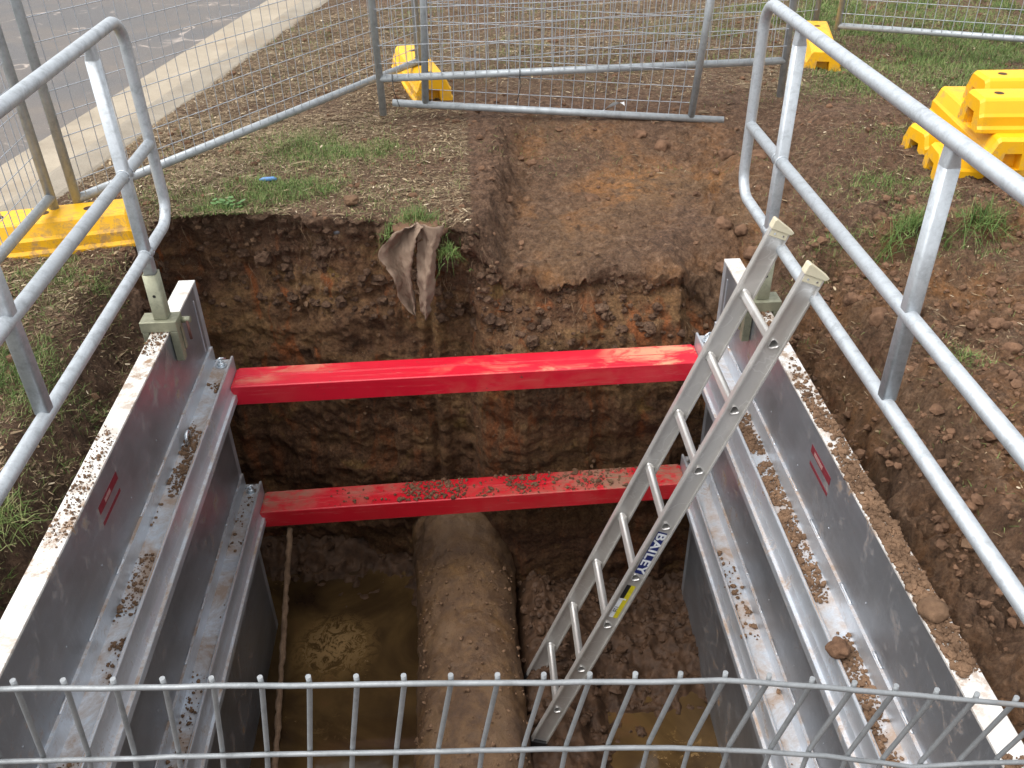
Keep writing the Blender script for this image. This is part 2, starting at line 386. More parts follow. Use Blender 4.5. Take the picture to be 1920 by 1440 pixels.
# ------------------------------------------------------------------ terrain
def kerb_x(Y): return -1.99 + (Y-4.36)*.188     # grass side of the kerb back
def P3(X, Y, z=0.): return np.stack([X, Y, np.broadcast_to(z, X.shape)], 1)
def ground_h(X, Y, fine=True):
    X = np.asarray(X, float).ravel(); Y = np.asarray(Y, float).ravel(); p = P3(X, Y)
    z = np.full(X.shape, .05) + .02*fbm(p, 1.1, 2)
    # sunken orange bench behind the pit
    wob = .05*fbm(p, 2.3, 3, off=4)+.025*fbm(p, 11, 3, .6, off=44)
    xl = .07+(Y-3.7)*.13+wob
    xr = 1.55+.12*np.sin(Y*2.1)+wob+.45*sst(4.5, 5., Y)
    inb = sst(xl-.05, xl+.085, X)*(1-sst(xr-.35, xr+.05, X))*(1-sst(4.7, 5.35, Y))
    inb *= sst(2.9, 3.3, Y)
    z -= inb*(.165-.035*np.clip(Y-3.6, 0, 2))
    z -= .10*np.exp(-((X-xl-.03)/.07)**2)*(1-sst(4.9, 5.4, Y))*sst(3.3, 3.6, Y)*.25
    # right bank sloping down to the shoring
    crest = 1.52+.16*np.exp(-((Y-3.1)/.7)**2)+.07*fbm(p, 1.7, 2, off=9)-.10*sst(2.2, 1.0, Y)
    rs = (1-sst(crest-.36, crest+.02, X))*(1-sst(3.55, 4.0, Y))*sst(.9, 1.15, X)
    z -= rs*(.29+.03*fbm(p, 3, 2))*(.35+.65*sst(1.6, 2.5, Y))
    z += .08*np.exp(-((X-1.72)/.22)**2)*sst(3.3, 2.9, Y)*sst(.5, 1.2, Y)*(1+.6*fbm(p, 3, 3, .6, 97))
    z += .055*fbm(p, 5.5, 4, .6, 93)*sst(1.15, 1.3, X)*(1-sst(3.6, 4., Y))*(1-sst(2.0, 2.4, X))
    # trench arm running off to the right-rear, behind the right rail
    g = np.exp(-((X-(1.66+.12*(Y-4)))/.17)**2)*sst(3.4, 3.9, Y)*(1-sst(4.8, 5.5, Y))
    z -= .13*g
    # spoil heap under the stacked blocks and clods nearer the camera
    z += .16*np.exp(-(((X-2.62)/.38)**2+((Y-3.42)/.3)**2))
    z += .07*np.exp(-(((X-2.2)/.3)**2+((Y-3.1)/.4)**2))
    sh = sst(3.52, 3.40, Y+.05*fbm(p, 4, 3, .6, 88))*sst(1.45, 1.65, X)*sst(1.2, 2.6, Y)
    z -= .13*sh
    # left bank rounding into the pit
    cl = -1.52+.04*fbm(p, 2.4, 3, .6, 63.)-.03*sst(2.5, 3.3, Y)
    lb = sst(cl, cl+.19, X)*(1-sst(3.3, 3.6, Y))*(X < 0)
    z -= lb*.30
    z -= .05*sst(3.3, 1.4, Y)*(X < 0)
    stp = np.exp(-((X-xl)/.12)**2)*sst(3.4, 3.7, Y)*(1-sst(5., 5.4, Y))
    disturbed = np.clip(rs*1.9+stp*1.3+lb*1.3+inb*.35+.25+(X > 1.2)*(Y < 5)*.6, 0, 2.)
    if fine:
        z += .020*fbm(p, 4.5, 2, off=2)*(.5+disturbed*.6)
        z += .013*ridged(p, 13, 3, .6, 5)*disturbed
        z += .007*fbm(p, 34, 2, off=8)*(.5+disturbed)
        z += .035*np.clip(fbm(p, 16, 3, .6, 31)-.15, 0, 1)*np.clip(disturbed-.5, 0, 1.2)
    # tidy under the kerb and road
    k = kerb_x(Y); z = np.where(X < k+.25, z*sst(k-.05, k+.25, X)+.062*(1-sst(k-.05, k+.25, X)), z)
    z = np.where(X < k-.03, -.25, z)
    return z

ctrl = [(-1.30, .55), (-1.30, 1.5), (-1.31, 2.4), (-1.36, 3.2), (-1.49, 3.72), (-1.40, 3.97), (-.95, 3.97), (-.62, 3.86), (-.3, 3.78), (-.07, 3.74), (.05, 3.68),
        (.3, 3.63), (.6, 3.60), (.95, 3.60), (1.18, 3.60), (1.33, 3.48), (1.30, 3.1), (1.25, 2.4), (1.165, 1.7), (1.15, .55)]
cornerL, cornerR = 4.6, 14.6
def catmull(ts):
    C_ = np.array([ctrl[0]]+ctrl+[ctrl[-1]]); out = []
    for t in ts:
        i = min(int(t), len(ctrl)-2); u = t-i; p0, p1, p2, p3 = C_[i:i+4]
        out.append(.5*((2*p1)+(-p0+p2)*u+(2*p0-5*p1+4*p2-p3)*u*u+(-p0+3*p1-3*p2+p3)*u**3))
    return np.array(out)
tt = np.linspace(0, len(ctrl)-1, 4000); rr_ = catmull(tt); sl_ = np.r_[0, np.cumsum(np.linalg.norm(np.diff(rr_, axis=0), axis=1))]
NTT = 1010
tu = np.interp(np.linspace(0, sl_[-1], NTT), sl_, tt)
rim = catmull(tu)
# outer rectangle correspondence
XO0, XO1, YO0, YO1 = -30., 30., -12., 45.
outer = np.zeros_like(rim)
for i, t in enumerate(tu):
    if t <= cornerL: outer[i] = (XO0, YO0+(YO1-YO0)*(t/cornerL)**1)
    elif t <= cornerR: outer[i] = (XO0+(XO1-XO0)*(t-cornerL)/(cornerR-cornerL), YO1)
    else: outer[i] = (XO1, YO1+(YO0-YO1)*(t-cornerR)/(len(ctrl)-1-cornerR))
# keep the side rows level: the same Y span near the pit
# close the loop along the near side
NN = 70
near = np.stack([np.linspace(rim[-1, 0], rim[0, 0], NN+2)[1:-1], np.full(NN, .55)], 1)
nouter = np.stack([np.linspace(XO1, XO0, NN+2)[1:-1], np.full(NN, YO0)], 1)
rim = np.r_[rim, near]; outer = np.r_[outer, nouter]; NT_ = len(rim)
tan = np.roll(rim, -1, 0)-np.roll(rim, 1, 0); tan /= np.linalg.norm(tan, axis=1)[:, None]
outn = np.stack([-tan[:, 1], tan[:, 0]], 1)
def smooth_n(a, k):
    for _ in range(k): a = (np.roll(a, 1, 0)+a+np.roll(a, -1, 0))/3
    return a/np.linalg.norm(a, axis=1)[:, None]
outn = smooth_n(outn, 12)
_rp = P3(rim[:, 0], rim[:, 1])
_j = (.030*fbm(_rp, 5.5, 3, .6, 81.)+.020*fbm(_rp, 17, 3, .6, 83.))*(rim[:, 1] > .7)
rim = rim+outn*_j[:, None]
ds = [0.]
step = .009
while ds[-1] < 55:
    ds.append(ds[-1]+step)
    if ds[-1] > 1.2: step *= 1.012
    if ds[-1] > 4: step *= 1.06
ds = np.array(ds); g = ds/ds[-1]
NS = len(g)
XY = rim[None]*(1-g[:, None, None])+outer[None]*g[:, None, None]
# wall rows below the rim
NW = 205
wd = np.linspace(0, 1, NW+1)[1:]
rimz = ground_h(rim[:, 0], rim[:, 1])
sidew = sst(3.6, 3.2, rim[:, 1])                       # 1 on the long sides
FLOOR = -2.32
Wv = []
for k in wd:
    z = rimz*(1-k)+FLOOR*k
    dep = rimz-z
    lean = np.where(rim[:, 0] < 0, .05, -.02)*sst(0, .5, dep)*sidew + .05*(1-sidew)*sst(0, 1.6, dep)+.085*(1-sidew)*sst(-.02, .06, rim[:, 0])*sst(0, .38, dep)-.02*(1-sidew)*np.exp(-((dep-.12)/.1)**2)
    Wv.append(np.stack([rim[:, 0]-outn[:, 0]*lean, rim[:, 1]-outn[:, 1]*lean, z], 1))
Wv = np.array(Wv)                                     # NW x NT x 3
G = np.zeros((NS, NT_, 3)); G[..., :2] = XY
G[..., 2] = ground_h(XY[..., 0], XY[..., 1]).reshape(NS, NT_)
ALL = np.concatenate([Wv[::-1], G], 0); NR = ALL.shape[0]
V = ALL.reshape(-1, 3)
# wall relief (displaces outwards/inwards), strongest away from the rim
rowd = np.repeat(np.r_[wd[::-1]*2.3, -np.minimum(ds, 1)], NT_)
onn = np.tile(np.c_[outn, np.zeros(NT_)], (NR, 1))
amt = sst(-.05, .07, rowd)
q = V*np.array([1, 1, 2.3])
# ledge-forming strata
lay = fbm(V*np.array([1.2, 1.2, 6.5]), 1.6, 4, .55, 3.)
grv = vn(np.stack([V[:, 0]*9+.3*V[:, 2], V[:, 1]*0, V[:, 2]*.8], 1))*(V[:, 1] > 3.4)
disp = .010*grv*sst(.3, .7, rowd)+.045*fbm(q, 1.5, 3, .5, 1.)+.010*ridged(V*np.array([1, 1, 1.5]), 4.8, 4, .6, 7.)+.011*fbm(V*np.array([1, 1, 1.6]), 6.5, 4, .62, 77.)+.013*np.sign(lay)*np.abs(lay)**.6*sst(-.2, .3, fbm(V, 1.6, 2, .5, 71.))+.011*fbm(V, 17, 4, .65, 2.)
disp *= .8
disp += .02*np.clip(fbm(V, 6.5, 3, .6, 40.)-.35, 0, 1)
chn = sst(.0, .3, rowd)*0+1
V = V+onn*(disp*amt)[:, None]
# crumbly overhanging lip
lipm = np.exp(-(rowd/.08)**2)
bench = (V[:, 0] > .02)
V = V-onn*(lipm*np.where(bench, -.02, .012)+lipm*np.where(bench, .016, .03)*fbm(V, 8, 4, .62, 21.))[:, None]
rnd_ = np.exp(-np.clip(-rowd, 0, 9)/np.where(bench, .10, .035))*(rowd <= .001)
V[:, 2] -= rnd_*np.where(bench, .07, .022)*(1+.8*fbm(V, 9, 3, .6, 91.)) - 0
V[:, 2] -= (rowd > .001)*np.exp(-rowd/.25)*np.where(bench, .07, .022)
V[:, 2] += lipm*.016*fbm(V, 18, 3, .6, 3.)
idx = np.arange(NR*NT_).reshape(NR, NT_)
a = idx[:-1]; b_ = idx[1:]; a2 = np.roll(a, -1, 1); b2 = np.roll(b_, -1, 1)
F = np.stack([a, b_, b2, a2], -1).reshape(-1, 4)
X_, Y_, Z_ = V[:, 0], V[:, 1], V[:, 2]
def green_density(X, Y):
    p = P3(X, Y); d = np.zeros(len(X))
    def blob(x, y, sx, sy, a, rot=0.):
        c, s = math.cos(rot), math.sin(rot); u = (X-x)*c+(Y-y)*s; v = -(X-x)*s+(Y-y)*c
        return a*np.exp(-(u/sx)**2-(v/sy)**2)
    d += blob(-1.15, 4.13, .45, .15, 2.0)+blob(-1.5, 4.3, .16, .16, .8)+blob(-1.85, 2.9, .40, .55, .9)+blob(-1.66, 2.3, .18, .5, 1.1)+blob(-1.50, 1.6, .12, .6, .5)+blob(-1.60, 3.25, .18, .12, 1.0)
    d += blob(-.55, 4.7, .35, .2, .45)+blob(-.4, 4.15, .3, .15, .35)+blob(-.9, 4.8, .3, .3, .3)
    d += blob(3.3, 7.0, 1.0, .8, 1.9)+blob(3.0, 5.75, .6, .5, 1.9)+blob(4.6, 7.2, 1.2, 1.0, 1.2)+blob(3.0, 5.7, .6, .35, .75, -.3)+blob(3.5, 5.3, .5, .3, .5)+blob(2.35, 4.75, .2, .15, .4)
    d += blob(1.98, 3.95, .20, .18, 2.2)+blob(1.93, 3.50, .30, .12, 2.6, -.1)+blob(2.2, 3.52, .2, .12, 1.4)
    d += blob(1.72, 2.55, .08, .12, .9)+blob(1.55, 1.9, .3, .3, .12)+blob(.6, 6.6, 1.6, .5, .12)+blob(-.3, 7.6, 1.3, .9, .12)
    d += .35*sst(11, 16, Y)+.3*sst(5.6, 9, np.abs(X))
    patch = sst(-.15, .55, fbm(p, 2.6, 4, .6, 14.))
    return d*(.25+1.1*patch)+.05*patch
def litter_density(X, Y):
    p = P3(X, Y)
    k = kerb_x(Y)
    d = 1.0*sst(k+1.7, k+.2, X)*sst(4.0, 4.7, Y)
    d += .9*sst(5.3, 5.9, Y)*(X < 2.6)+.35*(X < 0)*(Y > 1)
    d += .18*(X > 1.7)*(Y > 2.6)
    inb = (X > .15)*(X < 1.6)*(Y < 5.3)
    d = np.where(inb, .05, d)
    return d*(.4+.8*sst(-.3, .5, fbm(p, 3.1, 3, .6, 24.)))
xl = .07+(Y_-3.7)*.13
orange = sst(xl-.02, xl+.12, X_)*(1-sst(1.35, 1.75, X_))*(1-sst(5.0, 5.4, Y_))*sst(3.3, 3.6, Y_)
orange = orange*(.42+.5*fbm(V, 2., 3, .6, 6.)) + .6*(X_ > 1.15)*(Y_ < 3.6)*(.5+.5*fbm(V, 2.5, 3, .5, 16.))
turf = np.clip(.85*litter_density(X_, Y_)+.25*np.clip(green_density(X_, Y_), 0, 1), 0, 1)
wallm = sst(.0, .22, rowd+.08*fbm(V, 4, 3, .6, 12.))
rightslope = (X_ > 1.15)*(X_ < 1.6)*(Y_ < 3.4)*sst(0, -.25, Z_)
wallm = np.clip(wallm+.25*rightslope, 0, 1)
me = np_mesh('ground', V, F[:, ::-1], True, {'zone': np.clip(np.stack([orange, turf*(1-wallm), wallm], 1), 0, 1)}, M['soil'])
gobj = tag(link('ground', me), kind='structure')

# pit floor
gx, gy = np.meshgrid(np.linspace(-1.75, 1.6, 330), np.linspace(.45, 4.35, 390))
fx, fy = gx.ravel(), gy.ravel(); p = P3(fx, fy)
def floor_h(X, Y):
    p = P3(X, Y)
    z = np.full(X.shape, -2.17)+.03*fbm(p, 1.5, 3, .5, 3.)
    z += .13*sst(.12, .3, X)*sst(2.55, 3.1, Y)                      # rubble bench on the right
    z += .20*sst(.08, .18, X)*(1-sst(.34, .62, X))*sst(1.8, 2.2, Y)*(1-sst(3.2, 3.6, Y))
    z += .05*sst(.1, .3, X)*sst(2.9, 2.3, Y)*fbm(p, 2, 2, .5, 8.)
    z += .16*sst(3.62, 4.0, Y+.06*fbm(p, 4, 2, .5, 4.))            # slumped toe of the far wall
    z += .10*np.exp(-((X-.22)/.08)**2)*sst(2.2, 3., Y)
    z += .05*np.exp(-((np.abs(X+.11)-.27)/.06)**2)*sst(3.0, 3.6, Y)
    z += .022*ridged(p, 9, 3, .6, 6.)*(.3+sst(.1, .3, X)+sst(3.4, 3.8, Y)) + .008*fbm(p, 30, 2, .6, 2.)
    return z
fz = floor_h(fx, fy)
I = np.arange(len(fx)).reshape(gx.shape)
Ff = np.stack([I[:-1, :-1], I[:-1, 1:], I[1:, 1:], I[1:, :-1]], -1).reshape(-1, 4)
zc = np.zeros((len(fx), 3)); zc[:, 0] = .15; zc[:, 2] = .45+.3*sst(3.3, 3.9, fy)
M['mud'] = clod_material('wet_mud', (.030, .017, .011), (.078, .043, .025), .55)
tag(link('pit_floor', np_mesh('pit_floor', np.c_[fx, fy, fz], Ff, True, {'zone': zc}, M['mud'])), kind='structure')
# standing water
wx, wy = np.meshgrid(np.linspace(-1.6, 1.5, 12), np.linspace(.5, 4.1, 12)); I = np.arange(144).reshape(12, 12)
tag(link('water', np_mesh('water', np.c_[wx.ravel(), wy.ravel(), np.full(144, -2.125)], np.stack([I[:-1, :-1], I[:-1, 1:], I[1:, 1:], I[1:, :-1]], -1).reshape(-1, 4), True, None, M['water'])), kind='structure')

# road, gutter and kerb back: long strips that follow the kerb line
def strip(name, prof, mat, y0=-12., y1=45., n=120):
    ys = np.linspace(y0, y1, n); vs = []; k = len(prof)
    for y in ys:
        for off, z in prof: vs.append((kerb_x(y)+off, y, z))
    I = np.arange(n*k).reshape(n, k)
    Fs = np.stack([I[:-1, :-1], I[:-1, 1:], I[1:, 1:], I[1:, :-1]], -1).reshape(-1, 4)
    return tag(link(name, np_mesh(name, np.array(vs), Fs, False, None, mat)), kind='structure')
strip('kerb', [(.05, -.10), (.05, .056), (.02, .070), (-.13, .080), (-.165, .075), (-.20, .045)], M['kerb_back'])
strip('gutter', [(-.196, .046), (-.24, .027), (-.45, .008), (-.62, .004), (-.62, -.1)], M['kerb_pan'])
strip('road', [(-.615, .0), (-3, .03), (-8, .09), (-28, .09)], M['asphalt'])

# ------------------------------------------------------------------ scattered soil, grass, litter
def ico(sub):
    import bmesh
    bm = bmesh.new(); bmesh.ops.create_icosphere(bm, subdivisions=sub, radius=1.)
    v = np.array([x.co[:] for x in bm.verts]); f = np.array([[x.index for x in q.verts] for q in bm.faces]); bm.free(); return v, f
I1, I2, I3 = ico(1), ico(2), ico(3)
def clods(name, pos, size, mat, base=I2, flat=.75, rough=.25, smooth=False):
    bv, bf = base; n = len(pos); k = len(bv); rng = RNG
    ang = rng.random((n, 3))*6.28
    sc = size[:, None]*(1+.35*(rng.random((n, 3))-.5)); sc[:, 2] *= flat
    nz = 1+rough*1.25*(rng.random((n, k))*2-1)
    vv = bv[None]*nz[..., None]
    ca, sa = np.cos(ang[:, 0]), np.sin(ang[:, 0]); cb, sb = np.cos(ang[:, 1]), np.sin(ang[:, 1])
    x, y, z = vv[..., 0], vv[..., 1], vv[..., 2]
    y, z = y*cb[:, None]-z*sb[:, None], y*sb[:, None]+z*cb[:, None]
    x, y = x*ca[:, None]-y*sa[:, None], x*sa[:, None]+y*ca[:, None]
    vv = np.stack([x, y, z], -1)*sc[:, None, :]+pos[:, None, :]
    ff = (bf[None]+(np.arange(n)*k)[:, None, None]).reshape(-1, 3)
    return np_mesh(name, vv.reshape(-1, 3), ff, smooth, None, mat)
def lumps(name, pos, size, mat):
    bv, bf = I3; n = len(pos); k = len(bv); P_ = []
    for i in range(n):
        o_ = RNG.random(3)*60; q_ = bv+o_
        d = 1+.42*fbm(q_, 1.2, 3, .55)+.16*ridged(q_, 2.7, 3, .65)
        sc = np.array([1, RNG.uniform(.7, 1.1), RNG.uniform(.55, .85)])*size[i]
        a = RNG.random()*6.28; v = bv*d[:, None]*sc; c, s_ = math.cos(a), math.sin(a)
        P_.append(np.stack([v[:, 0]*c-v[:, 1]*s_, v[:, 0]*s_+v[:, 1]*c, v[:, 2]], 1)+pos[i])
    ff = (bf[None]+(np.arange(n)*k)[:, None, None]).reshape(-1, 3)
    return np_mesh(name, np.concatenate(P_), ff, True, None, mat)
def lognsize(n, med, sig, mx): return np.minimum(med*np.exp(RNG.normal(0, sig, n)), mx)
def pick(n, x0, x1, y0, y1, dens):
    X = RNG.uniform(x0, x1, n); Y = RNG.uniform(y0, y1, n); k = RNG.random(n) < dens(X, Y); return X[k], Y[k]
def inside_pit(X, Y): return (X > -1.31-.12*(Y > 3.3)) & (X < np.interp(Y, [1.7, 2.4, 3.1], [1.15, 1.24, 1.28])) & (Y < np.where(X < .02, np.interp(X, [-1.4, -.95, -.3, .0], [3.93, 3.93, 3.78, 3.72]), 3.62)) & (Y > .5)
def clod_d(X, Y):
    p = P3(X, Y)
    d = .10+.0*X
    d = np.where((X > 1.2) & (Y < 3.9), .85, d)
    d = np.where((X > 2.0) & (Y < 3.9), .65, d)
    d = np.where((X > .1) & (X < 1.5) & (Y > 3.5) & (Y < 5.4), .10, d)
    d = np.where((X < -1.2) & (Y < 3.6), .18, d)
    return d*(.25+1.2*sst(-.2, .6, fbm(p, 3.3, 3, .6, 50.)))*(X > kerb_x(Y)+.05)*~inside_pit(X, Y)
X, Y = pick(60000, -2.4, 4.5, .8, 8., clod_d)
sz = lognsize(len(X), .0055, .75, .022)
tag(link('soil_crumbs', clods('soil_crumbs', np.c_[X, Y, ground_h(X, Y)+sz*.25], sz, M['clod'], I1, .8, .22)), kind='stuff')
X, Y = pick(9000, 1.25, 3.2, .9, 3.7, lambda X, Y: .19*(1-inside_pit(X, Y))*(fbm(P3(X, Y), 2.5, 3, .6, 61.) > -.05))
sz = lognsize(len(X), .011, .75, .06)
big = sz > .021
tag(link('soil_clods', clods('soil_clods', np.c_[X, Y, ground_h(X, Y)+sz*.2][~big], sz[~big], M['clod'], I2, .8, .2)), kind='stuff')
bx = np.c_[X, Y, ground_h(X, Y)+sz*.05][big][:420]; bs = sz[big][:420]*.72
ex_ = np.array([(1.22, 3.98), (1.30, 3.93), (1.18, 3.78), (1.34, 3.82), (1.10, 4.9), (.62, 4.35), (1.42, 4.75), (.98, 5.0), (1.55, 4.6), (.35, 4.8)])
bx = np.r_[bx, np.c_[ex_, ground_h(ex_[:, 0], ex_[:, 1])+.004]]; bs = np.r_[bs, RNG.uniform(.025, .045, len(ex_))]
tag(link('soil_lumps', lumps('soil_lumps', bx, bs, M['clod'])), kind='stuff')
X, Y = pick(6000, -2.2, 4, 1., 7.5, lambda X, Y: clod_d(X, Y)*.35)
sz = lognsize(len(X), .006, .5, .02)
tag(link('pale_grit', clods('pale_grit', np.c_[X, Y, ground_h(X, Y)+sz*.4], sz, M['clod_pale'], I1, .8, .2)), kind='stuff')
# rubble on the pit floor
X, Y = pick(9000, -1.3, 1.2, 1., 4.0, lambda X, Y: .5*((X > .16)*(Y > 2.3)*sst(2.2, 2.9, Y)+.4*(Y > 3.65)+.03*(X > .2)))
sz = lognsize(len(X), .009, .65, .03)
tag(link('pit_rubble', clods('pit_rubble', np.c_[X, Y, floor_h(X, Y)+sz*.3], sz, M['mud'], I2, .8, .22)), kind='stuff')

def blades(name, X, Y, Z, L, W, mat, lean=.9, tint=None, flat=False, dirv=None):
    n = len(X); rng = RNG
    a = rng.random(n)*6.28
    dx, dy = np.cos(a), np.sin(a)
    if dirv is not None: dx, dy = dirv
    px_, py_ = -dy, dx
    le = L*(lean*(.4+.9*rng.random(n)))
    up = np.sqrt(np.clip(L**2-np.minimum(le, L*.98)**2, 0, None)) if not flat else L*.10*rng.random(n)
    rows = []
    ks = (0., .5, 1.) if not flat else (0., .5, 1.)
    for k in ks:
        wd_ = W*(1-.85*k) if not flat else W*(1-.5*abs(k-.5)*2)
        hz = up*(k**.8 if not flat else math.sin(k*2.2))
        hx = le*(k**1.6) if not flat else L*(k-.5)
        for s in (-.5, .5):
            rows.append(np.stack([X+dx*hx+px_*wd_*s, Y+dy*hx+py_*wd_*s, Z+hz], 1))
    Vv = np.stack(rows, 1).reshape(-1, 3)
    b = (np.arange(n)*6)[:, None]
    Fv = np.concatenate([b+np.array([[0, 1, 3, 2]]), b+np.array([[2, 3, 5, 4]])], 0)
    if tint is None: tint = rng.random(n)
    tc = np.repeat(tint, 6)[:, None]*np.ones((1, 3))
    return np_mesh(name, Vv, Fv, False, {'tint': tc}, mat)
def offroad(X, Y): return (X > kerb_x(Y)+.03) & ~inside_pit(X, Y)
def gd(X, Y): return np.clip(green_density(X, Y)*1.1, 0, 1)*offroad(X, Y)
def pick2(regs, dens):
    A = [pick(n, *b, dens) for n, b in regs]; return np.concatenate([a[0] for a in A]), np.concatenate([a[1] for a in A])
near_r = [(170000, (-2.5, -.0, .9, 5.4)), (60000, (1.3, 3.6, 1.2, 4.6)), (170000, (-1.9, 4.6, 4.6, 8.2)), (60000, (-2.2, 7, 8.2, 13))]
X, Y = pick2([(int(n*2.0), b) for n, b in near_r], gd)
L = RNG.uniform(.012, .050, len(X))*(.7+.4*gd(X, Y))
tint = np.clip(RNG.normal(.45, .22, len(X))+.25*(1-gd(X, Y)), 0, 1)
tag(link('grass', blades('grass', X, Y, ground_h(X, Y)-.003, L, RNG.uniform(.0018, .0040, len(X))*(1+.12*np.maximum(Y-4, 0)), M['grass'], .97, tint)), kind='stuff')
X, Y = pick2([(int(n*1.5), b) for n, b in near_r], lambda X, Y: np.clip(litter_density(X, Y)*.95, 0, 1)*offroad(X, Y))
L = RNG.gamma(2.2, .008, len(X))+.006
tag(link('dry_litter', blades('dry_litter', X, Y, ground_h(X, Y)+.003, L, RNG.uniform(.0012, .0045, len(X))*(1+(RNG.random(len(X)) > .9)*2.2), M['straw'], 1, np.clip(RNG.normal(.42, .26, len(X)), 0, 1), True)), kind='stuff')

# individual grass tufts, weeds
def tuft(name, loc, label, n, L, spread, green=.35, hang=None, cat='grass tuft', width=.0042):
    o = thing(name, loc, label, cat)
    X = RNG.normal(0, spread[0], n); Y = RNG.normal(0, spread[1], n); Z = np.zeros(n)
    Ls = RNG.uniform(L*.5, L*1.15, n)
    me = blades('blades', X, Y, Z, Ls, RNG.uniform(width*.6, width, n), M['grass'], .8, np.clip(RNG.normal(green, .18, n), 0, 1))
    if hang:
        co = np.empty(len(me.vertices)*3, np.float32); me.vertices.foreach_get('co', co); co = co.reshape(-1, 3)
        d = np.linalg.norm(co[:, :2], axis=1); co[:, 2] -= hang*d*d/ .1; me.vertices.foreach_set('co', co.ravel())
    link('blades', me, o); return o
gz = lambda x, y: float(ground_h(np.array([x]), np.array([y]))[0])
tf = tuft('grass_tuft', (-.245, 3.80, .05), 'thick green grass tuft growing on the pit edge above the hanging cloth', 520, .095, (.065, .035), .42, .3)
_v, _f = I3; _s = 12.3
link('root_clod', np_mesh('root_clod', _v*(1+.3*fbm(_v, 1.3, 3, .6, _s)+.12*ridged(_v, 3, 3, .6, _s))[:, None]*np.array([.12, .13, .04])+np.array([.0, -.02, -.03]), _f, True, None, M['clod']), tf)
t_ = tuft('grass_tuft', (-.105, 3.64, -.03), 'grass runner dangling over the pit edge just right of the cloth', 150, .07, (.03, .02), .45, 1.2)
tuft('grass_tuft', (1.93, 3.50, gz(1.93, 3.54)), 'long overhanging grass clump on the right bank left of the guardrail post', 620, .11, (.14, .035), .42, .5)
tuft('grass_tuft', (2.20, 3.47, gz(2.20, 3.52)), 'spiky grass clump on the right bank just right of the guardrail post', 260, .14, (.06, .035), .36, .4)
tuft('grass_tuft', (-1.42, 2.02, gz(-1.45, 2.02)-.01), 'pale grass clump hanging over the left bank beside the bottom rail', 190, .09, (.045, .04), .7, .3)
tuft('grass_tuft', (1.72, 2.62, gz(1.72, 2.62)), 'small drooping yellowish tuft on the right bank between the rails', 110, .09, (.025, .03), .72, .4)
wd_o = thing('weed', (-1.13, 4.02, gz(-1.13, 4.02)), 'small broad leaved clover like weed on the left rim of the pit', 'weed')
mb = MB()
for i in range(26):
    a = random.random()*6.28; r = random.uniform(.01, .075); h = random.uniform(-.02, .05); s = random.uniform(.009, .016)
    c = np.array([r*math.cos(a), r*math.sin(a)*.6, h]); tlt = random.uniform(-.5, .5)
    mb.add([c+np.array([s*math.cos(t), s*math.sin(t), s*tlt*math.cos(t)]) for t in np.linspace(0, 6.28, 9)[:-1]], [list(range(8))])
    mb.tube([(0, 0, -.01), (c[0]*.5, c[1]*.5, h*.7), c], .0012, 4)
M['leaf'] = plain('weed_leaf', (.10, .20, .055), .5)
mb.build('leaves', M['leaf'], wd_o, fixn=False)

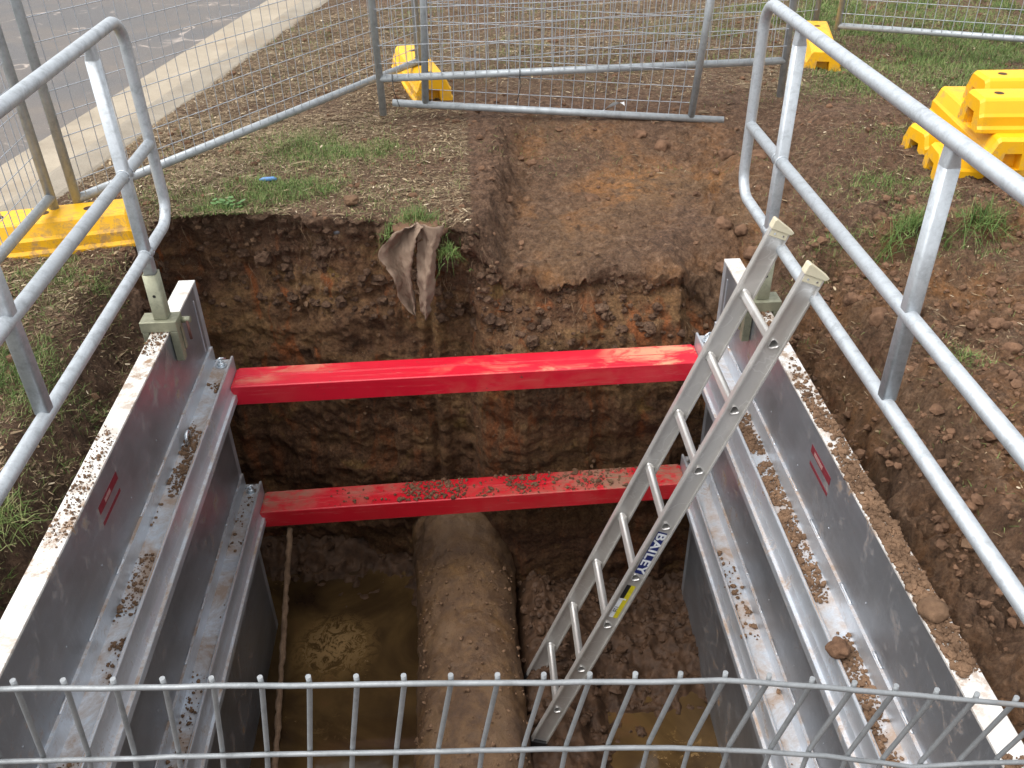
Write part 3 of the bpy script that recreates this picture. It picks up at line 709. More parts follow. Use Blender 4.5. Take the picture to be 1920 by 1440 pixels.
# ------------------------------------------------------------------ shoring panels
XL, XR = -1.157, 1.066
Y0, Y1, ZB = .80, 3.40, -2.14
def shoring(side, label, w1, w2):
    s = 1 if side == 'L' else -1            # s points from the plate into the trench
    xi = XL if side == 'L' else XR; xo = xi-s*.066
    o = thing('shoring_panel', (xi, (Y0+Y1)/2, ZB), label, 'shoring panel', 'aluminium shoring panels lining the trench')
    mb = MB(); mb.box(min(xi-s*.0006, xo), max(xi-s*.0006, xo), Y0+.003, Y1-.045, ZB, -.006); 
    for y in np.arange(Y0+.28, Y1-.2, .305):
        for z in (-.22, w2+.16): mb.tube([(xi-s*.005, y, z), (xi+s*.0012, y, z)], .0035, 8)
    mb.build('plate', M['plate'], o, world=True)
    mb = MB(); mb.box(min(xi, xo-s*.002), max(xi, xo-s*.002), Y0, Y1-.0, -.006, .004); mb.build('top_cap', M['plate_top'] if side == 'R' else M['plate_top_clean'], o, bevel=.002, world=True)
    mb = MB(); mb.box(min(xi-s*.001, xo-s*.001), max(xi-s*.001, xo-s*.001), Y1-.045, Y1, ZB, -.0065)
    mb.box(min(xi-s*.0015, xi+s*.003), max(xi-s*.0015, xi+s*.003), Y1-.085, Y1-.079, w1+.07, -.05)
    mb.build('end_frame', M['beam'], o, bevel=.002, world=True)
    for wz in (w1, w2):
        # cross-section (x measured from the plate into the trench, z) : back flange, web ledge, front flange with lip and flared foot
        prof = [(-.004, wz+.052), (.0095, wz+.052), (.010, wz-.018), (.0775, wz-.018), (.0775, wz-.003), (.081, wz), (.086, wz), (.0885, wz-.004), (.0885, wz-.085),
                (.0985, wz-.109), (.1095, wz-.110), (.1110, wz-.113), (.1110, wz-.140), (.104, wz-.142), (.102, wz-.122), (.080, wz-.100), (.080, wz-.190), (.072, wz-.190), (.072, wz-.028), (.010, wz-.028), (-.004, wz-.1)]
        mb = MB(); mb.extr([(s*a, b) for a, b in prof], (xi, Y0, 0), (xi, Y1-.012, 0), (1, 0, 0), (0, 0, 1))
        y = Y0+.1
        while y < Y1-.1:
            L_ = random.uniform(.05, .09); pts = [(xi+s*.003, yy, wz+.0535+random.uniform(-.001, .001)) for yy in np.linspace(y, y+L_, 9)]
            mb.tube(pts, .0035, 6, rad=[.003+.002*random.random() for _ in pts]); y += L_+random.uniform(.12, .2)
        mb.build('waler', M['beam'], o, world=True)
    # faded maker's sticker: two bars
    sp = MB(); yc = 2.17 if side == 'L' else 2.14
    a0, a1 = yc-.085, yc+.085
    def bar(mbx, y0, y1, z0, z1, d): mbx.box(min(xi-s*.002, xi+s*d), max(xi-s*.002, xi+s*d), y0, y1, z0, z1)
    bar(sp, a0, a1, -.098, -.070, .0006)
    bar(sp, a0-.0, a1-.01, -.142, -.130, .0006)
    st = sp.build('sticker', M['maroon'], o, world=True)
    sp = MB(); bar(sp, (a0+.05 if side == 'L' else a1-.105), (a0+.10 if side == 'L' else a1-.03), -.092, -.078, .0012)
    q = MB(); q.v = [tuple(np.array(v)-np.array(o.location)) for v in sp.v]; q.f = sp.f; q.sm = sp.sm
    q.build('faded_print', M['pinkish'], st)
    if side == 'L':
        e = MB(); c = np.array([xi+.035, 2.80, w1-.018])
        e.tube([c+np.array([0, -.022, 0]), c+np.array([0, -.022, .03])]+arc(c+np.array([0, 0, .03]), .022, math.pi, 0, 9, (0, 1, 0), (0, 0, 1))[1:]+[c+np.array([0, .022, 0])], .006, 10)
        e.build('lifting_eye', M['bright'], o, world=True)
    return o
shoring('L', 'aluminium shoring panel along the left side of the pit, mostly clean white top edge', -.368, -1.088)
shoring('R', 'aluminium shoring panel along the right side of the pit, soil covered top edge', -.350, -1.045)

# ------------------------------------------------------------------ red cross struts
def strut(zl, zr, mat, label, y0, y1):
    xa, xb = XL+.0900, XR-.0900
    o = thing('cross_strut', (0, (y0+y1)/2, (zl+zr)/2-.1), label, 'trench strut', 'red struts bracing the two shoring panels')
    H_ = .098; wd_ = y1-y0
    # section: box with a shallow step along the top where the two channels lap
    def sect(w_, h_, step): return [(-w_/2, -h_), (w_/2, -h_), (w_/2, -.004), (w_/2-.004, 0), (step, 0), (step, -.0035), (-w_/2+.004, -.0035), (-w_/2, -.0075)]
    mb = MB(); mb.extr(sect(wd_, H_, .004), (xa+.012, (y0+y1)/2, zl), (xb-.012, (y0+y1)/2, zr), (0, 1, 0), (0, 0, 1))
    mb.build('beam', mat, o, bevel=.002, world=True)
    for x, s, z in ((xa, 1, zl), (xb, -1, zr)):
        mb = MB(); mb.box(min(x+s*.0005, x+s*.012), max(x+s*.0005, x+s*.012), y0+.001, y1-.001, z-H_+.001, z-.008)
        mb.build('end_plate', mat, o, bevel=.0015, world=True)
        b = MB(); c = np.array([x-s*.045, 3.335, z+.055-.006])
        b.tube([c, c+np.array([0, 0, .006])], .024, 20); b.tube([c+np.array([0, 0, .006]), c+np.array([0, 0, .022])], .015, 6)
        b.tube([c+np.array([0, 0, .022]), c+np.array([0, 0, .034])], .008, 10)
        b.tube([c+np.array([-.02, -.01, .03]), c+np.array([0, .0, .040]), c+np.array([.022, .012, .034])], .004, 8)
        b.build('bolt', M['bright'], o, world=True)
    return o
strut(-.434, -.412, M['red'], 'upper red steel strut across the pit, scuffed and nearly clean', 3.245, 3.392)
strut(-1.160, -1.108, M['red2'], 'lower red steel strut across the pit, sprinkled with mud', 3.245, 3.392)

# ------------------------------------------------------------------ guardrails
def guardrail(x, yp, ye, label, zb, out, zt=1.055, zm=.612):
    o = thing('guardrail', (x, yp[0], .03), label, 'guardrail', 'galvanised guardrails beside the pit')
    r = .0205; yn = .50
    R_ = .095
    pts = [(x, yn, zt), (x, (yn+ye)/2, zt)]+arc((x, ye-R_, zt-R_), R_, math.pi/2, 0, 10, (0, 1, 0), (0, 0, 1))
    pts += [(x, ye, zt-R_-.2), (x, ye, zm), (x, ye, zb+R_+.05)]+arc((x, ye-R_, zb+R_), R_, 0, -math.pi/2, 10, (0, 1, 0), (0, 0, 1))+[(x, (yn+ye)/2, zb), (x, yn, zb)]
    MB().tube(pts, r, 20).build('loop_rail', M['galv'], o, world=True)
    MB().tube([(x, yn, zm), (x, ye-r*.6, zm)], r, 20).build('mid_rail', M['galv'], o, world=True)
    for i, y in enumerate(yp):
        z0 = zb+.012 if i == 1 else .006
        mb = MB(); mb.extr(rrect(.040, .040, .007), (x+out*.004, y, z0), (x+out*.004, y, zt-.06), (1, 0, 0), (0, 1, 0), smooth=True)
        # flattened, coped top of the post
        prof0 = rrect(.040, .040, .007); prof1 = rrect(.020, .050, .007); n = len(prof0)
        vs = [(x+out*.004+a, y+b, zt-.06) for a, b in prof0]+[(x+out*.0+a, y+b, zt-.008) for a, b in prof1]
        mb.add(vs, [(k, (k+1) % n, n+(k+1) % n, n+k) for k in range(n)], True)
        if i == 0:
            for zz in (zm, zb):
                for sy in (-1, 1): mb.tube([np.array([x+.0215*math.cos(a), y+sy*.021, zz+.0215*math.sin(a)]) for a in np.linspace(0, 6.28, 20)], .0028, 6)
        mb.build('post', M['galv'], o, world=True)
    return o
guardrail(-1.178, (3.022, 2.045, .86), 3.335, 'tubular guardrail with mid rail along the left side of the pit', .312, -1)
guardrail(1.096, (3.005, 1.926, .86), 3.385, 'tubular guardrail with mid rail along the right side of the pit behind the ladder', .315, 1, 1.038, .585)
def clamp(x, y, s, xi, label):
    # s points into the trench; xi is the inner face of the panel
    o = thing('guardrail_clamp', (x, y, .006), label, 'clamp', 'plated clamps holding the guardrail posts on the panels')
    out = rrect(.052, .052, .006); inn = rrect(.0435, .0435, .005); n = len(out); mb = MB()
    vs = [(x+a, y+b, .052) for a, b in out]+[(x+a, y+b, .235) for a, b in out]+[(x+a, y+b, .235) for a, b in inn]+[(x+a, y+b, .06) for a, b in inn]
    fs = [(k, (k+1) % n, n+(k+1) % n, n+k) for k in range(n)]+[(n+k, n+(k+1) % n, 2*n+(k+1) % n, 2*n+k) for k in range(n)]+[(2*n+k, 2*n+(k+1) % n, 3*n+(k+1) % n, 3*n+k) for k in range(n)]
    mb.add(vs, fs, [True]*n+[False]*n+[True]*n); mb.build('socket', M['zinc'], o, world=True, fixn=False)
    h = MB(); h.tube([(x, y-.0262, .15), (x, y-.0270, .15)], .006, 12); h.build('pin_hole_shade', M['black'], o, world=True)  # black disc on the socket face paints the shade of a pin hole
    xo = xi-s*.072
    lo, hi = min(xo-s*.030, xi+s*.035), max(xo-s*.030, xi+s*.035)
    mb = MB(); mb.box(lo, hi, y-.045, y+.035, .0055, .050); mb.build('saddle', M['zinc'], o, bevel=.003, world=True)
    mb = MB(); mb.box(min(xi+s*.002, xi+s*.033), max(xi+s*.002, xi+s*.033), y-.043, y-.008, -.125, .0045); mb.build('inner_jaw', M['zinc'], o, bevel=.003, world=True)
    mb = MB(); mb.box(min(xi+s*.006, xi+s*.031), max(xi+s*.006, xi+s*.031), y+.010, y+.033, -.105, .0045); mb.build('inner_jaw', M['zinc'], o, bevel=.003, world=True)
    mb = MB(); mb.box(min(xo-s*.028, xo-s*.003), max(xo-s*.028, xo-s*.003), y-.043, y+.030, -.075, .0045); mb.build('outer_jaw', M['zinc'], o, bevel=.003, world=True)
    mb = MB(); c = np.array([xi+s*.035, y+.02, .022]); mb.tube([c, c+np.array([s*.034, 0, 0])], .013, 8); sc = mb.build('clamp_screw', M['zinc'], o, world=True)
    q = MB(); q.tube([c+np.array([s*.024, -.012, .0]), c+np.array([s*.030, -.03, -.07])], .0055, 8)
    V_ = MB(); V_.v = [tuple(np.array(t)-np.array(o.location)) for t in q.v]; V_.f = q.f; V_.sm = q.sm; V_.build('handle', M['rust'], sc)
clamp(-1.182, 3.022, 1, XL, 'greenish plated clamp gripping the top of the left shoring panel')
clamp(1.098, 2.985, -1, XR, 'greenish plated clamp gripping the top of the right shoring panel behind the ladder')

# ------------------------------------------------------------------ ladder
K_ = .93; foot = np.array([.2111*K_, 2.608*K_, 1.755-(1.755+2.163)*K_]); u = np.array([.1075, .008, .280]); u /= np.linalg.norm(u)
yv = np.array([.003, .388, -.014]); yv -= yv@u*u; yv /= np.linalg.norm(yv); xv = np.cross(yv, u)
LM = Matrix(((xv[0], yv[0], u[0], foot[0]), (xv[1], yv[1], u[1], foot[1]), (xv[2], yv[2], u[2], foot[2]), (0, 0, 0, 1))) @ Matrix.Scale(K_, 4)
lad = thing('ladder', None, 'aluminium single section ladder standing in the pit and leaning on the right shoring panel', 'ladder', mat=LM)
LL = 2.64; WID = .388; rz = [2.355-.3*i for i in range(8)]; DW = .039
def hole_prof(sc=1., n=24):
    out = []
    for k in range(n):
        a = 2*math.pi*k/n; r = .0178*sc*(1+.16*math.cos(3*(a))); out.append((r*math.cos(a), r*math.sin(a)*.98))
    return out
def stile(y_web, s):            # s: outward direction of the channel flanges
    mb = MB(); t = .0028
    edges = [0.]+[(rz[i]+rz[i+1])/2 for i in range(7)][::-1]+[LL]
    for ya in (y_web-t/2, y_web+t/2):
        zs = sorted(rz)
        for i, zc_ in enumerate(zs):
            z0, z1 = edges[i], edges[i+1]; hp = hole_prof(1.); n = len(hp); vo = []
            for a, b in hp:
                # project onto a square round the hole
                m = .039/max(abs(a), abs(b)); vo.append((a*m, b*m))
            vs = [(a, ya, zc_+b) for a, b in hp]+[(a, ya, zc_+b) for a, b in vo]
            mb.add(vs, [(k, (k+1) % n, n+(k+1) % n, n+k) for k in range(n)])
            for za, zb_ in ((z0, zc_-.039), (zc_+.039, z1)):
                mb.add([(-.039, ya, za), (.039, ya, za), (.039, ya, zb_), (-.039, ya, zb_)], [(0, 1, 2, 3)])
    for sx in (-1, 1):
        mb.box(min(sx*.0375, sx*.0405), max(sx*.0375, sx*.0405), y_web-.013, y_web+.013, 0, LL)
        for yy in (-1, 1): mb.box(min(sx*.033, sx*.0376), max(sx*.033, sx*.0376), y_web+yy*.0128-.001, y_web+yy*.0128+.001, 0, LL)
    return mb.build('stile', M['ladder'], lad, fixn=False)
s0 = stile(0., -1); s1 = stile(WID, 1)
for z in rz:
    mb = MB(); hp = hole_prof(.97); hi = hole_prof(.82); n = len(hp)
    def ringv(pr, y, sc=1.): return [(a*sc, y, z+b*sc) for a, b in pr]
    vs = ringv(hi, -.0075, 1.12)+ringv(hp, -.0075, 1.16)+ringv(hp, -.003)+ringv(hp, WID+.003)+ringv(hp, WID+.0075, 1.16)+ringv(hi, WID+.0075, 1.12)+ringv(hi, WID)+ringv(hi, 0)
    fs = []
    for r_ in range(8):
        r2 = (r_+1) % 8
        fs += [(r_*n+k, r_*n+(k+1) % n, r2*n+(k+1) % n, r2*n+k) for k in range(n)]
    mb.add(vs, fs, True)
    for yy in (.004, WID-.004):       # swaged collars inside the stiles
        d = 1 if yy < .1 else -1
        mb.add(ringv(hp, yy, 1.3)+ringv(hp, yy+d*.006, 1.05), [(k, (k+1) % n, n+(k+1) % n, n+k) for k in range(n)], True)
    mb.build('rung', M['ladder'], lad, fixn=False)
for yc in (0., WID):
    mb = MB(); yo = yc
    # wedge shaped cap: high on the left edge, sloping away
    pr = [(-.042, LL-.002), (.042, LL-.002), (.050, LL+.006), (.050, LL+.011), (-.036, LL+.038), (-.042, LL+.034)]
    mb.extr(pr, (0, yo-.019, 0), (0, yo+.019, 0), (1, 0, 0), (0, 0, 1))
    mb.box(-.036, .036, yo-.0145, yo-.0018, LL-.030, LL-.0025)
    mb.build('end_cap', M['cap'], lad, bevel=.002)
    for a in (-.018, .018): MB().tube([(a, yo-.0148, LL-.016), (a, yo-.0165, LL-.016)], .004, 10).build('rivet', M['bright'], lad)
    mb = MB(); mb.box(-.042, .042, yo-.017, yo+.017, -.022, .018); mb.build('foot_pad', M['black'], lad, bevel=.004)
def text_mesh(name, body, size, mat, parent, m4, bold=.0, sx=1.):
    cu = bpy.data.curves.new('lettering', 'FONT'); cu.body = body; cu.size = size; cu.align_x = 'CENTER'; cu.align_y = 'CENTER'; cu.offset = bold; cu.extrude = .0003
    cu.resolution_u = 4; cu.space_character = 1.08
    to = bpy.data.objects.new('tmp_text', cu); COL.objects.link(to)
    dg = bpy.context.evaluated_depsgraph_get(); me = bpy.data.meshes.new_from_object(to.evaluated_get(dg))
    bpy.data.objects.remove(to); bpy.data.curves.remove(cu)
    me.name = name; me.transform(Matrix.Diagonal((sx, 1, 1, 1))); me.transform(m4); me.materials.clear(); me.materials.append(mat)
    return link(name, me, parent)
# text frame: reading direction runs down the stile, letter tops face local +x, seen from -y
def tframe(x, z, y): return Matrix(((0, 1, 0, x), (0, 0, -1, y), (-1, 0, 0, z), (0, 0, 0, 1)))
zA = (rz[3]-.036, rz[4]+.024); zc_ = (zA[0]+zA[1])/2
mb = MB(); mb.box(-.016, .025, -.0024, -.0016, zA[1], zA[0]); br = mb.build('name_sticker', M['navy'], lad)
text_mesh('lettering', 'BAILEY', .054, M['white'], br, tframe(.0045, zc_, -.0029), .0013, 1.32)
zB = (rz[4]-.050, rz[5]+.050)
L_ = zB[0]-zB[1]
mb = MB(); mb.box(.004, .024, -.0024, -.0016, zB[1], zB[0]); ys_ = mb.build('rating_sticker', M['lemon'], lad)
mb = MB(); mb.box(-.016, .0035, -.0024, -.0016, zB[0]-L_*.40, zB[0]); mb.build('black_band', M['black'], ys_)
mb = MB(); mb.box(-.016, .0035, -.0024, -.0016, zB[1], zB[0]-L_*.405); mb.box(.0036, .016, -.0031, -.0025, zB[0]-L_*.44, zB[0]-L_*.40); mb.build('white_band', M['white'], ys_)
text_mesh('numerals', '120', .022, M['black'], ys_, tframe(-.006, zB[1]+L_*.26, -.0029), .0004, 1.)

# ------------------------------------------------------------------ pipe, rod, cloth, stones
po = thing('buried_pipe', (-.11, 2.3, -2.16), 'large mud coated pipe running along the bottom of the pit', 'pipe')
n = 72; ys = np.linspace(.5, 4.15, 260); th = np.linspace(0, 2*np.pi, n, endpoint=False)
TH, YY = np.meshgrid(th, ys); cx = np.interp(YY, [.5, 2.4, 3.6, 4.2], [-.075, -.095, -.118, -.125]); zc0 = -1.862
P_ = np.stack([cx+.25*np.cos(TH), YY, zc0+.25*np.sin(TH)], -1).reshape(-1, 3)
q = P_*np.array([1, .55, 1])
dr = .010*fbm(q, 6, 3, .5, 3.)+.007*fbm(P_, 22, 4, .65, 8.)+(.03*sst(3.35, 3.75, P_[:, 1])+.01)*np.clip(fbm(P_, 5, 3, .6, 5.)+.4, 0, 2)*sst(2.6, 3.7, P_[:, 1])
dr = dr+.022*sst(3.3, 3.62, P_[:, 1])*(1+.8*fbm(P_, 5, 3, .6, 15.))
P_[:, 0] += (np.cos(TH).ravel())*dr; P_[:, 2] += (np.sin(TH).ravel())*dr
P_ -= np.array([-.11, 2.3, -2.16])
I = np.arange(len(P_)).reshape(TH.shape); I2_ = np.roll(I, -1, 1)
Fp = np.stack([I[:-1], I2_[:-1], I2_[1:], I[1:]], -1).reshape(-1, 4)
link('barrel', np_mesh('barrel', P_, Fp[:, ::-1], True, None, M['pipe']), po)
th_ = RNG.uniform(.35, 2.8, 700); yp_ = RNG.uniform(1.6, 3.7, 700); sp_ = lognsize(700, .004, .6, .014)
cxp = np.interp(yp_, [.5, 2.4, 3.6, 4.2], [-.075, -.095, -.118, -.125])
tag(link('grit_on_pipe', clods('grit_on_pipe', np.c_[cxp+.258*np.cos(th_), yp_, zc0+.258*np.sin(th_)], sp_, M['clod_pale'], I1, .8, .22)), kind='stuff')
# mud caked rod standing in the water
mb = MB(); a, b = np.array([-1.02, 2.50, -2.19]), np.array([-1.155, 3.86, -1.50])
a = np.array([-1.030, 2.35, -2.18]); b = np.array([-1.10, 3.80, -1.80])
pts = [a+(b-a)*t+np.array([random.uniform(-.003, .003), 0, random.uniform(-.004, .004)]) for t in np.linspace(0, 1, 60)]
mb.tube(pts, .015, 12, rad=[.0145+random.uniform(-.0028, .004) for _ in pts])
ro = mb.build('mud_caked_rod', M['mudrod'], None); tag(ro, 'long mud caked rod slanting through the dark water beside the left panel', 'rod')

def sheet(L, Rr, Yb, fold, seed, thick=.0016):
    # L,R: left and right outlines as (x,z); returns folded sheet
    nv, nu = 40, 26; L = np.array(L); Rr = np.array(Rr)
    def res(A):
        d = np.r_[0, np.cumsum(np.linalg.norm(np.diff(A, axis=0), axis=1))]; d /= d[-1]; t = np.linspace(0, 1, nv)
        return np.c_[np.interp(t, d, A[:, 0]), np.interp(t, d, A[:, 1])]
    L, Rr = res(L), res(Rr); vs = []
    for i in range(nv):
        for j in range(nu):
            s_ = j/(nu-1); p = L[i]*(1-s_)+Rr[i]*s_; ph = s_*fold*2*math.pi+seed
            y = Yb-.026*math.sin(ph+i*.03)-.004*math.sin(2.3*ph+i*.13+1)-.02*(i/nv)
            vs.append((p[0], y, p[1]))
    V = np.array(vs); V[:, 1] += .016*fbm(V, 8, 4, .6, seed)+.010*ridged(V*np.array([1, 1, .5]), 16, 3, .6, seed); V[:, 0] += .010*fbm(V, 15, 4, .65, seed+3); V[:, 2] += .005*fbm(V, 25, 2, .6, seed+7)*(np.arange(len(V))//nu > nv-5)
    I = np.arange(nv*nu).reshape(nv, nu)
    return V, np.stack([I[:-1, :-1], I[:-1, 1:], I[1:, 1:], I[1:, :-1]], -1).reshape(-1, 4)
_C = np.array([0, 0, 1.755])
def at(uu, vv, Y):       # point on the plane Y = const behind image point, used only to read the cloth's outline off once
    d = _R @ np.array([uu-960, vv-720, 1690.]); p_ = _C+d*(Y/d[1]); return (p_[0], p_[2])
YC = 3.61
LA = [at(*q, YC) for q in [(768, 424), (752, 430), (735, 439), (715, 462), (703, 475), (712, 487), (735, 515), (747, 540), (750, 560), (765, 578), (780, 589)]]
RA = [at(*q, YC) for q in [(793, 424), (782, 442), (778, 480), (775, 500), (771, 520), (774, 545), (780, 560), (783, 575), (784, 584), (781, 589)]]
LB = [at(*q, YC) for q in [(776, 424), (783, 450), (782, 480), (779, 520), (783, 545), (785, 560), (790, 580), (799, 593)]]
RB = [at(*q, YC) for q in [(832, 422), (827, 442), (822, 470), (818, 500), (814, 530), (812, 560), (808, 580), (801, 593)]]
co = thing('cloth_scrap', (-.28, YC, .0), 'ragged brown geotextile scrap hanging from the far wall of the pit', 'cloth')
for (l, r_, yb, fo, sd) in ((LA, RA, YC+.012, 1.1, 1.), (LB, RB, YC-.006, .8, 4.)):
    Vc, Fc = sheet(l, r_, yb, fo, sd); Vc = Vc-np.array([-.28, YC, 0])
    ob = link('cloth_strip', np_mesh('cloth_strip', Vc, Fc, True, None, M['cloth']), co)
    md = ob.modifiers.new('solidify', 'SOLIDIFY'); md.thickness = .0008

def stone(name, loc, r, label, mat, cat='stone', group=None, sq=(1, 1, .7)):
    v, f = I3; v = v.copy(); v = v*(1+.10*RNG.normal(0, 1, (len(v), 1))*0); s = RNG.random()*50
    v = v*(1+.30*fbm(v, 1.1, 3, .5, s)+.12*ridged(v, 2.6, 3, .6, s))[:, None]*r*np.array(sq)
    o = link(name, np_mesh(name, v, f, True, None, mat), None, loc); return tag(o, label, cat, group)
stone('stone', (.60, 3.12, -2.00), .036, 'pale stone on the pit floor between the ladder stiles', M['stone'])
stone('stone', (-.555, 3.99, .085), .030, 'flat tan stone on the left rim of the pit', M['clod_pale'], sq=(1.2, 1, .6))
stone('soil_lump', (1.095, 1.45, .022), .030, 'largest reddish soil lump on top of the right shoring panel', M['clod_pale'], 'soil lump', sq=(1.1, 1, .7))
stone('soil_lump', (.99, 1.63, -.335), .028, 'brown soil lump on the upper right waler', M['clod'], 'soil lump')
stone('stone', (-.62, 3.905, -.03), .021, 'dark grey stone stuck in the far pit wall left of the cloth', plain('grey_stone', (.13, .13, .14), .8), sq=(1, .8, 1))
# crumbs lying on ledges, caps and struts
def ledge_clods(name, n, x0, x1, y0, y1, z, med, mx, mat, bias=None):
    X = RNG.uniform(x0, x1, n); Y = RNG.uniform(y0, y1, n)
    k = RNG.random(n) < (bias(X, Y) if bias else 1); X, Y = X[k], Y[k]
    s = lognsize(len(X), med, .6, mx)
    return np.c_[X, Y, z+s*.5 if np.isscalar(z) else z(X, Y)+s*.5], s
def stuffc(name, sets, mat, base=I1):
    P = np.concatenate([a for a, b in sets]); s_ = np.concatenate([b for a, b in sets])
    tag(link(name, clods(name, P, s_, mat, base, .8, .22)), kind='stuff')
nzf = lambda f, off, th: (lambda X, Y: sst(th-.15, th+.25, fbm(P3(X, Y), f, 3, .6, off)))
stuffc('soil_on_right_panel', [
    ledge_clods('', 8500, 1.068, 1.131, .80, 2.5, .005, .0028, .012, None, lambda X, Y: nzf(5, 3., -.25)(X, Y)*sst(2.5, 1.7, Y+.2*fbm(P3(X, Y), 9, 3, .6, 7.))),
    ledge_clods('', 500, 1.070, 1.128, 2.2, 3.3, .005, .0035, .008, None, nzf(5, 3., .2)),
    ledge_clods('', 9000, .985, 1.054, .81, 3.0, -.368, .0030, .013, None, lambda X, Y: nzf(4, 8., -.3)(X, Y)*(.35+.65*sst(1.06, 1.0, X+.02*np.sin(Y*7)))),
    ledge_clods('', 260, .985, 1.05, 1.6, 3.1, -1.063, .0045, .014, None, nzf(5, 18., .0)),
], M['clod_pale'])
stuffc('soil_on_left_panel', [
    ledge_clods('', 1300, -1.22, -1.16, 1.7, 3.0, .005, .0017, .007, None, nzf(4, 33., .15)),
    ledge_clods('', 2000, -1.145, -1.085, 2.0, 3.2, -.386, .0032, .008, None, lambda X, Y: nzf(3, 38., -.1)(X, Y)*sst(1.9, 2.5, Y)),
    ledge_clods('', 700, -1.145, -1.085, 1.2, 2.2, -.386, .0026, .007, None, nzf(5, 41., .1)),
    ledge_clods('', 320, -1.145, -1.085, 1.8, 3.3, -1.106, .003, .009, None, nzf(5, 45., .0)),
], M['clod_pale'])
stuffc('mud_on_lower_strut', [
    ledge_clods('', 3600, -.75, .85, 3.25, 3.388, lambda X, Y: -1.134+.0235*X, .0032, .014, None, lambda X, Y: (.12+nzf(4, 52., -.1)(X, Y))*np.exp(-((X-.05)/.85)**2)*.8),
], M['clod'])

# pebbles and fine roots in the cut faces
wm = np.where((rowd > .02) & (rowd < 1.6) & (V[:, 1] > 1.0))[0]
inn = -onn
def wsel(n, a, b_, cond=None):
    k = wm[(rowd[wm] > a) & (rowd[wm] < b_)]
    if cond is not None: k = k[cond(V[k])]
    return RNG.choice(k, min(n, len(k)), replace=False)
k = np.r_[wsel(650, .02, .3), wsel(420, .3, 1.4)]; s_ = lognsize(len(k), .0042, .7, .018)
tag(link('wall_pebbles', clods('wall_pebbles', V[k]+inn[k]*s_[:, None]*.4, s_, M['clod_pale'], I1, .9, .2)), kind='stuff')
k = wsel(1500, .02, .5); s_ = lognsize(len(k), .011, .55, .04)
tag(link('wall_clods', clods('wall_clods', V[k]+inn[k]*s_[:, None]*.1, s_, M['soil'], I2, .8, .22)), kind='stuff')
mb = MB()
for k_ in wsel(150, .0, .35, lambda v: v[:, 1] > 3.3):
    p0 = V[k_]; d = inn[k_]; L = random.uniform(.02, .10); sx = random.uniform(-.4, .4)*L
    mb.tube([p0-d*.005, p0+d*L*.28+np.array([sx*.4, 0, -L*.15]), p0+d*L*.30+np.array([sx, 0, -L*.6]), p0+d*L*.22+np.array([sx*1.5, 0, -L])], .0008, 3, caps=False)
M['root'] = plain('fine_root', (.30, .20, .12), .8)
tag(mb.build('fine_roots', M['root'], fixn=False), kind='stuff')
# matted turf hanging over the far lip
kk = wsel(9000, -.02, .05, lambda v: (v[:, 1] > 3.6) & (v[:, 0] < .02)); n_ = len(kk)
gdn = .35+.65*np.clip(green_density(V[kk, 0], V[kk, 1]+.12), 0, 1); kk = kk[RNG.random(n_) < gdn]; n_ = len(kk)
me_ = blades('lip_turf', V[kk, 0]-inn[kk, 0]*.02, V[kk, 1]-inn[kk, 1]*.02, V[kk, 2]+.012, RNG.uniform(.015, .05, n_), RNG.uniform(.0015, .0032, n_), M['grass'], .95, np.clip(RNG.normal(.68, .25, n_), 0, 1))
tag(link('lip_turf', me_), kind='stuff')

# small litter
mb = MB(); mb.tube([(-.05, 0, .012), (-.03, 0, .014), (.02, .004, .014), (.035, .004, .012)], .012, 10, rad=[.004, .011, .011, .005])
lb = mb.build('bottle_piece', M['blue']); lb.location = (-.985, 4.30, gz(-.985, 4.3)); tag(lb, 'small blue plastic piece lying in the grass left of the bench', 'litter')
mb = MB(); vs = []
for i in range(10):
    t = i/9; vs += [(-.05+.1*t, -.012+.01*math.sin(3*t), .01+.035*math.sin(2.5*t)), (-.05+.1*t, .014, .012+.03*t)]
vs = [(a*1.3, b, c*1.6) for a, b, c in vs]
mb.add(vs, [(2*i, 2*i+2, 2*i+3, 2*i+1) for i in range(9)], True); wl_ = mb.build('wrapper', M['white'], fixn=False)
wl_.location = (.86, 5.22, gz(.86, 5.22)+.01); tag(wl_, 'crumpled white wrapper lying behind the bottom bar of the leaning fence panel', 'litter')

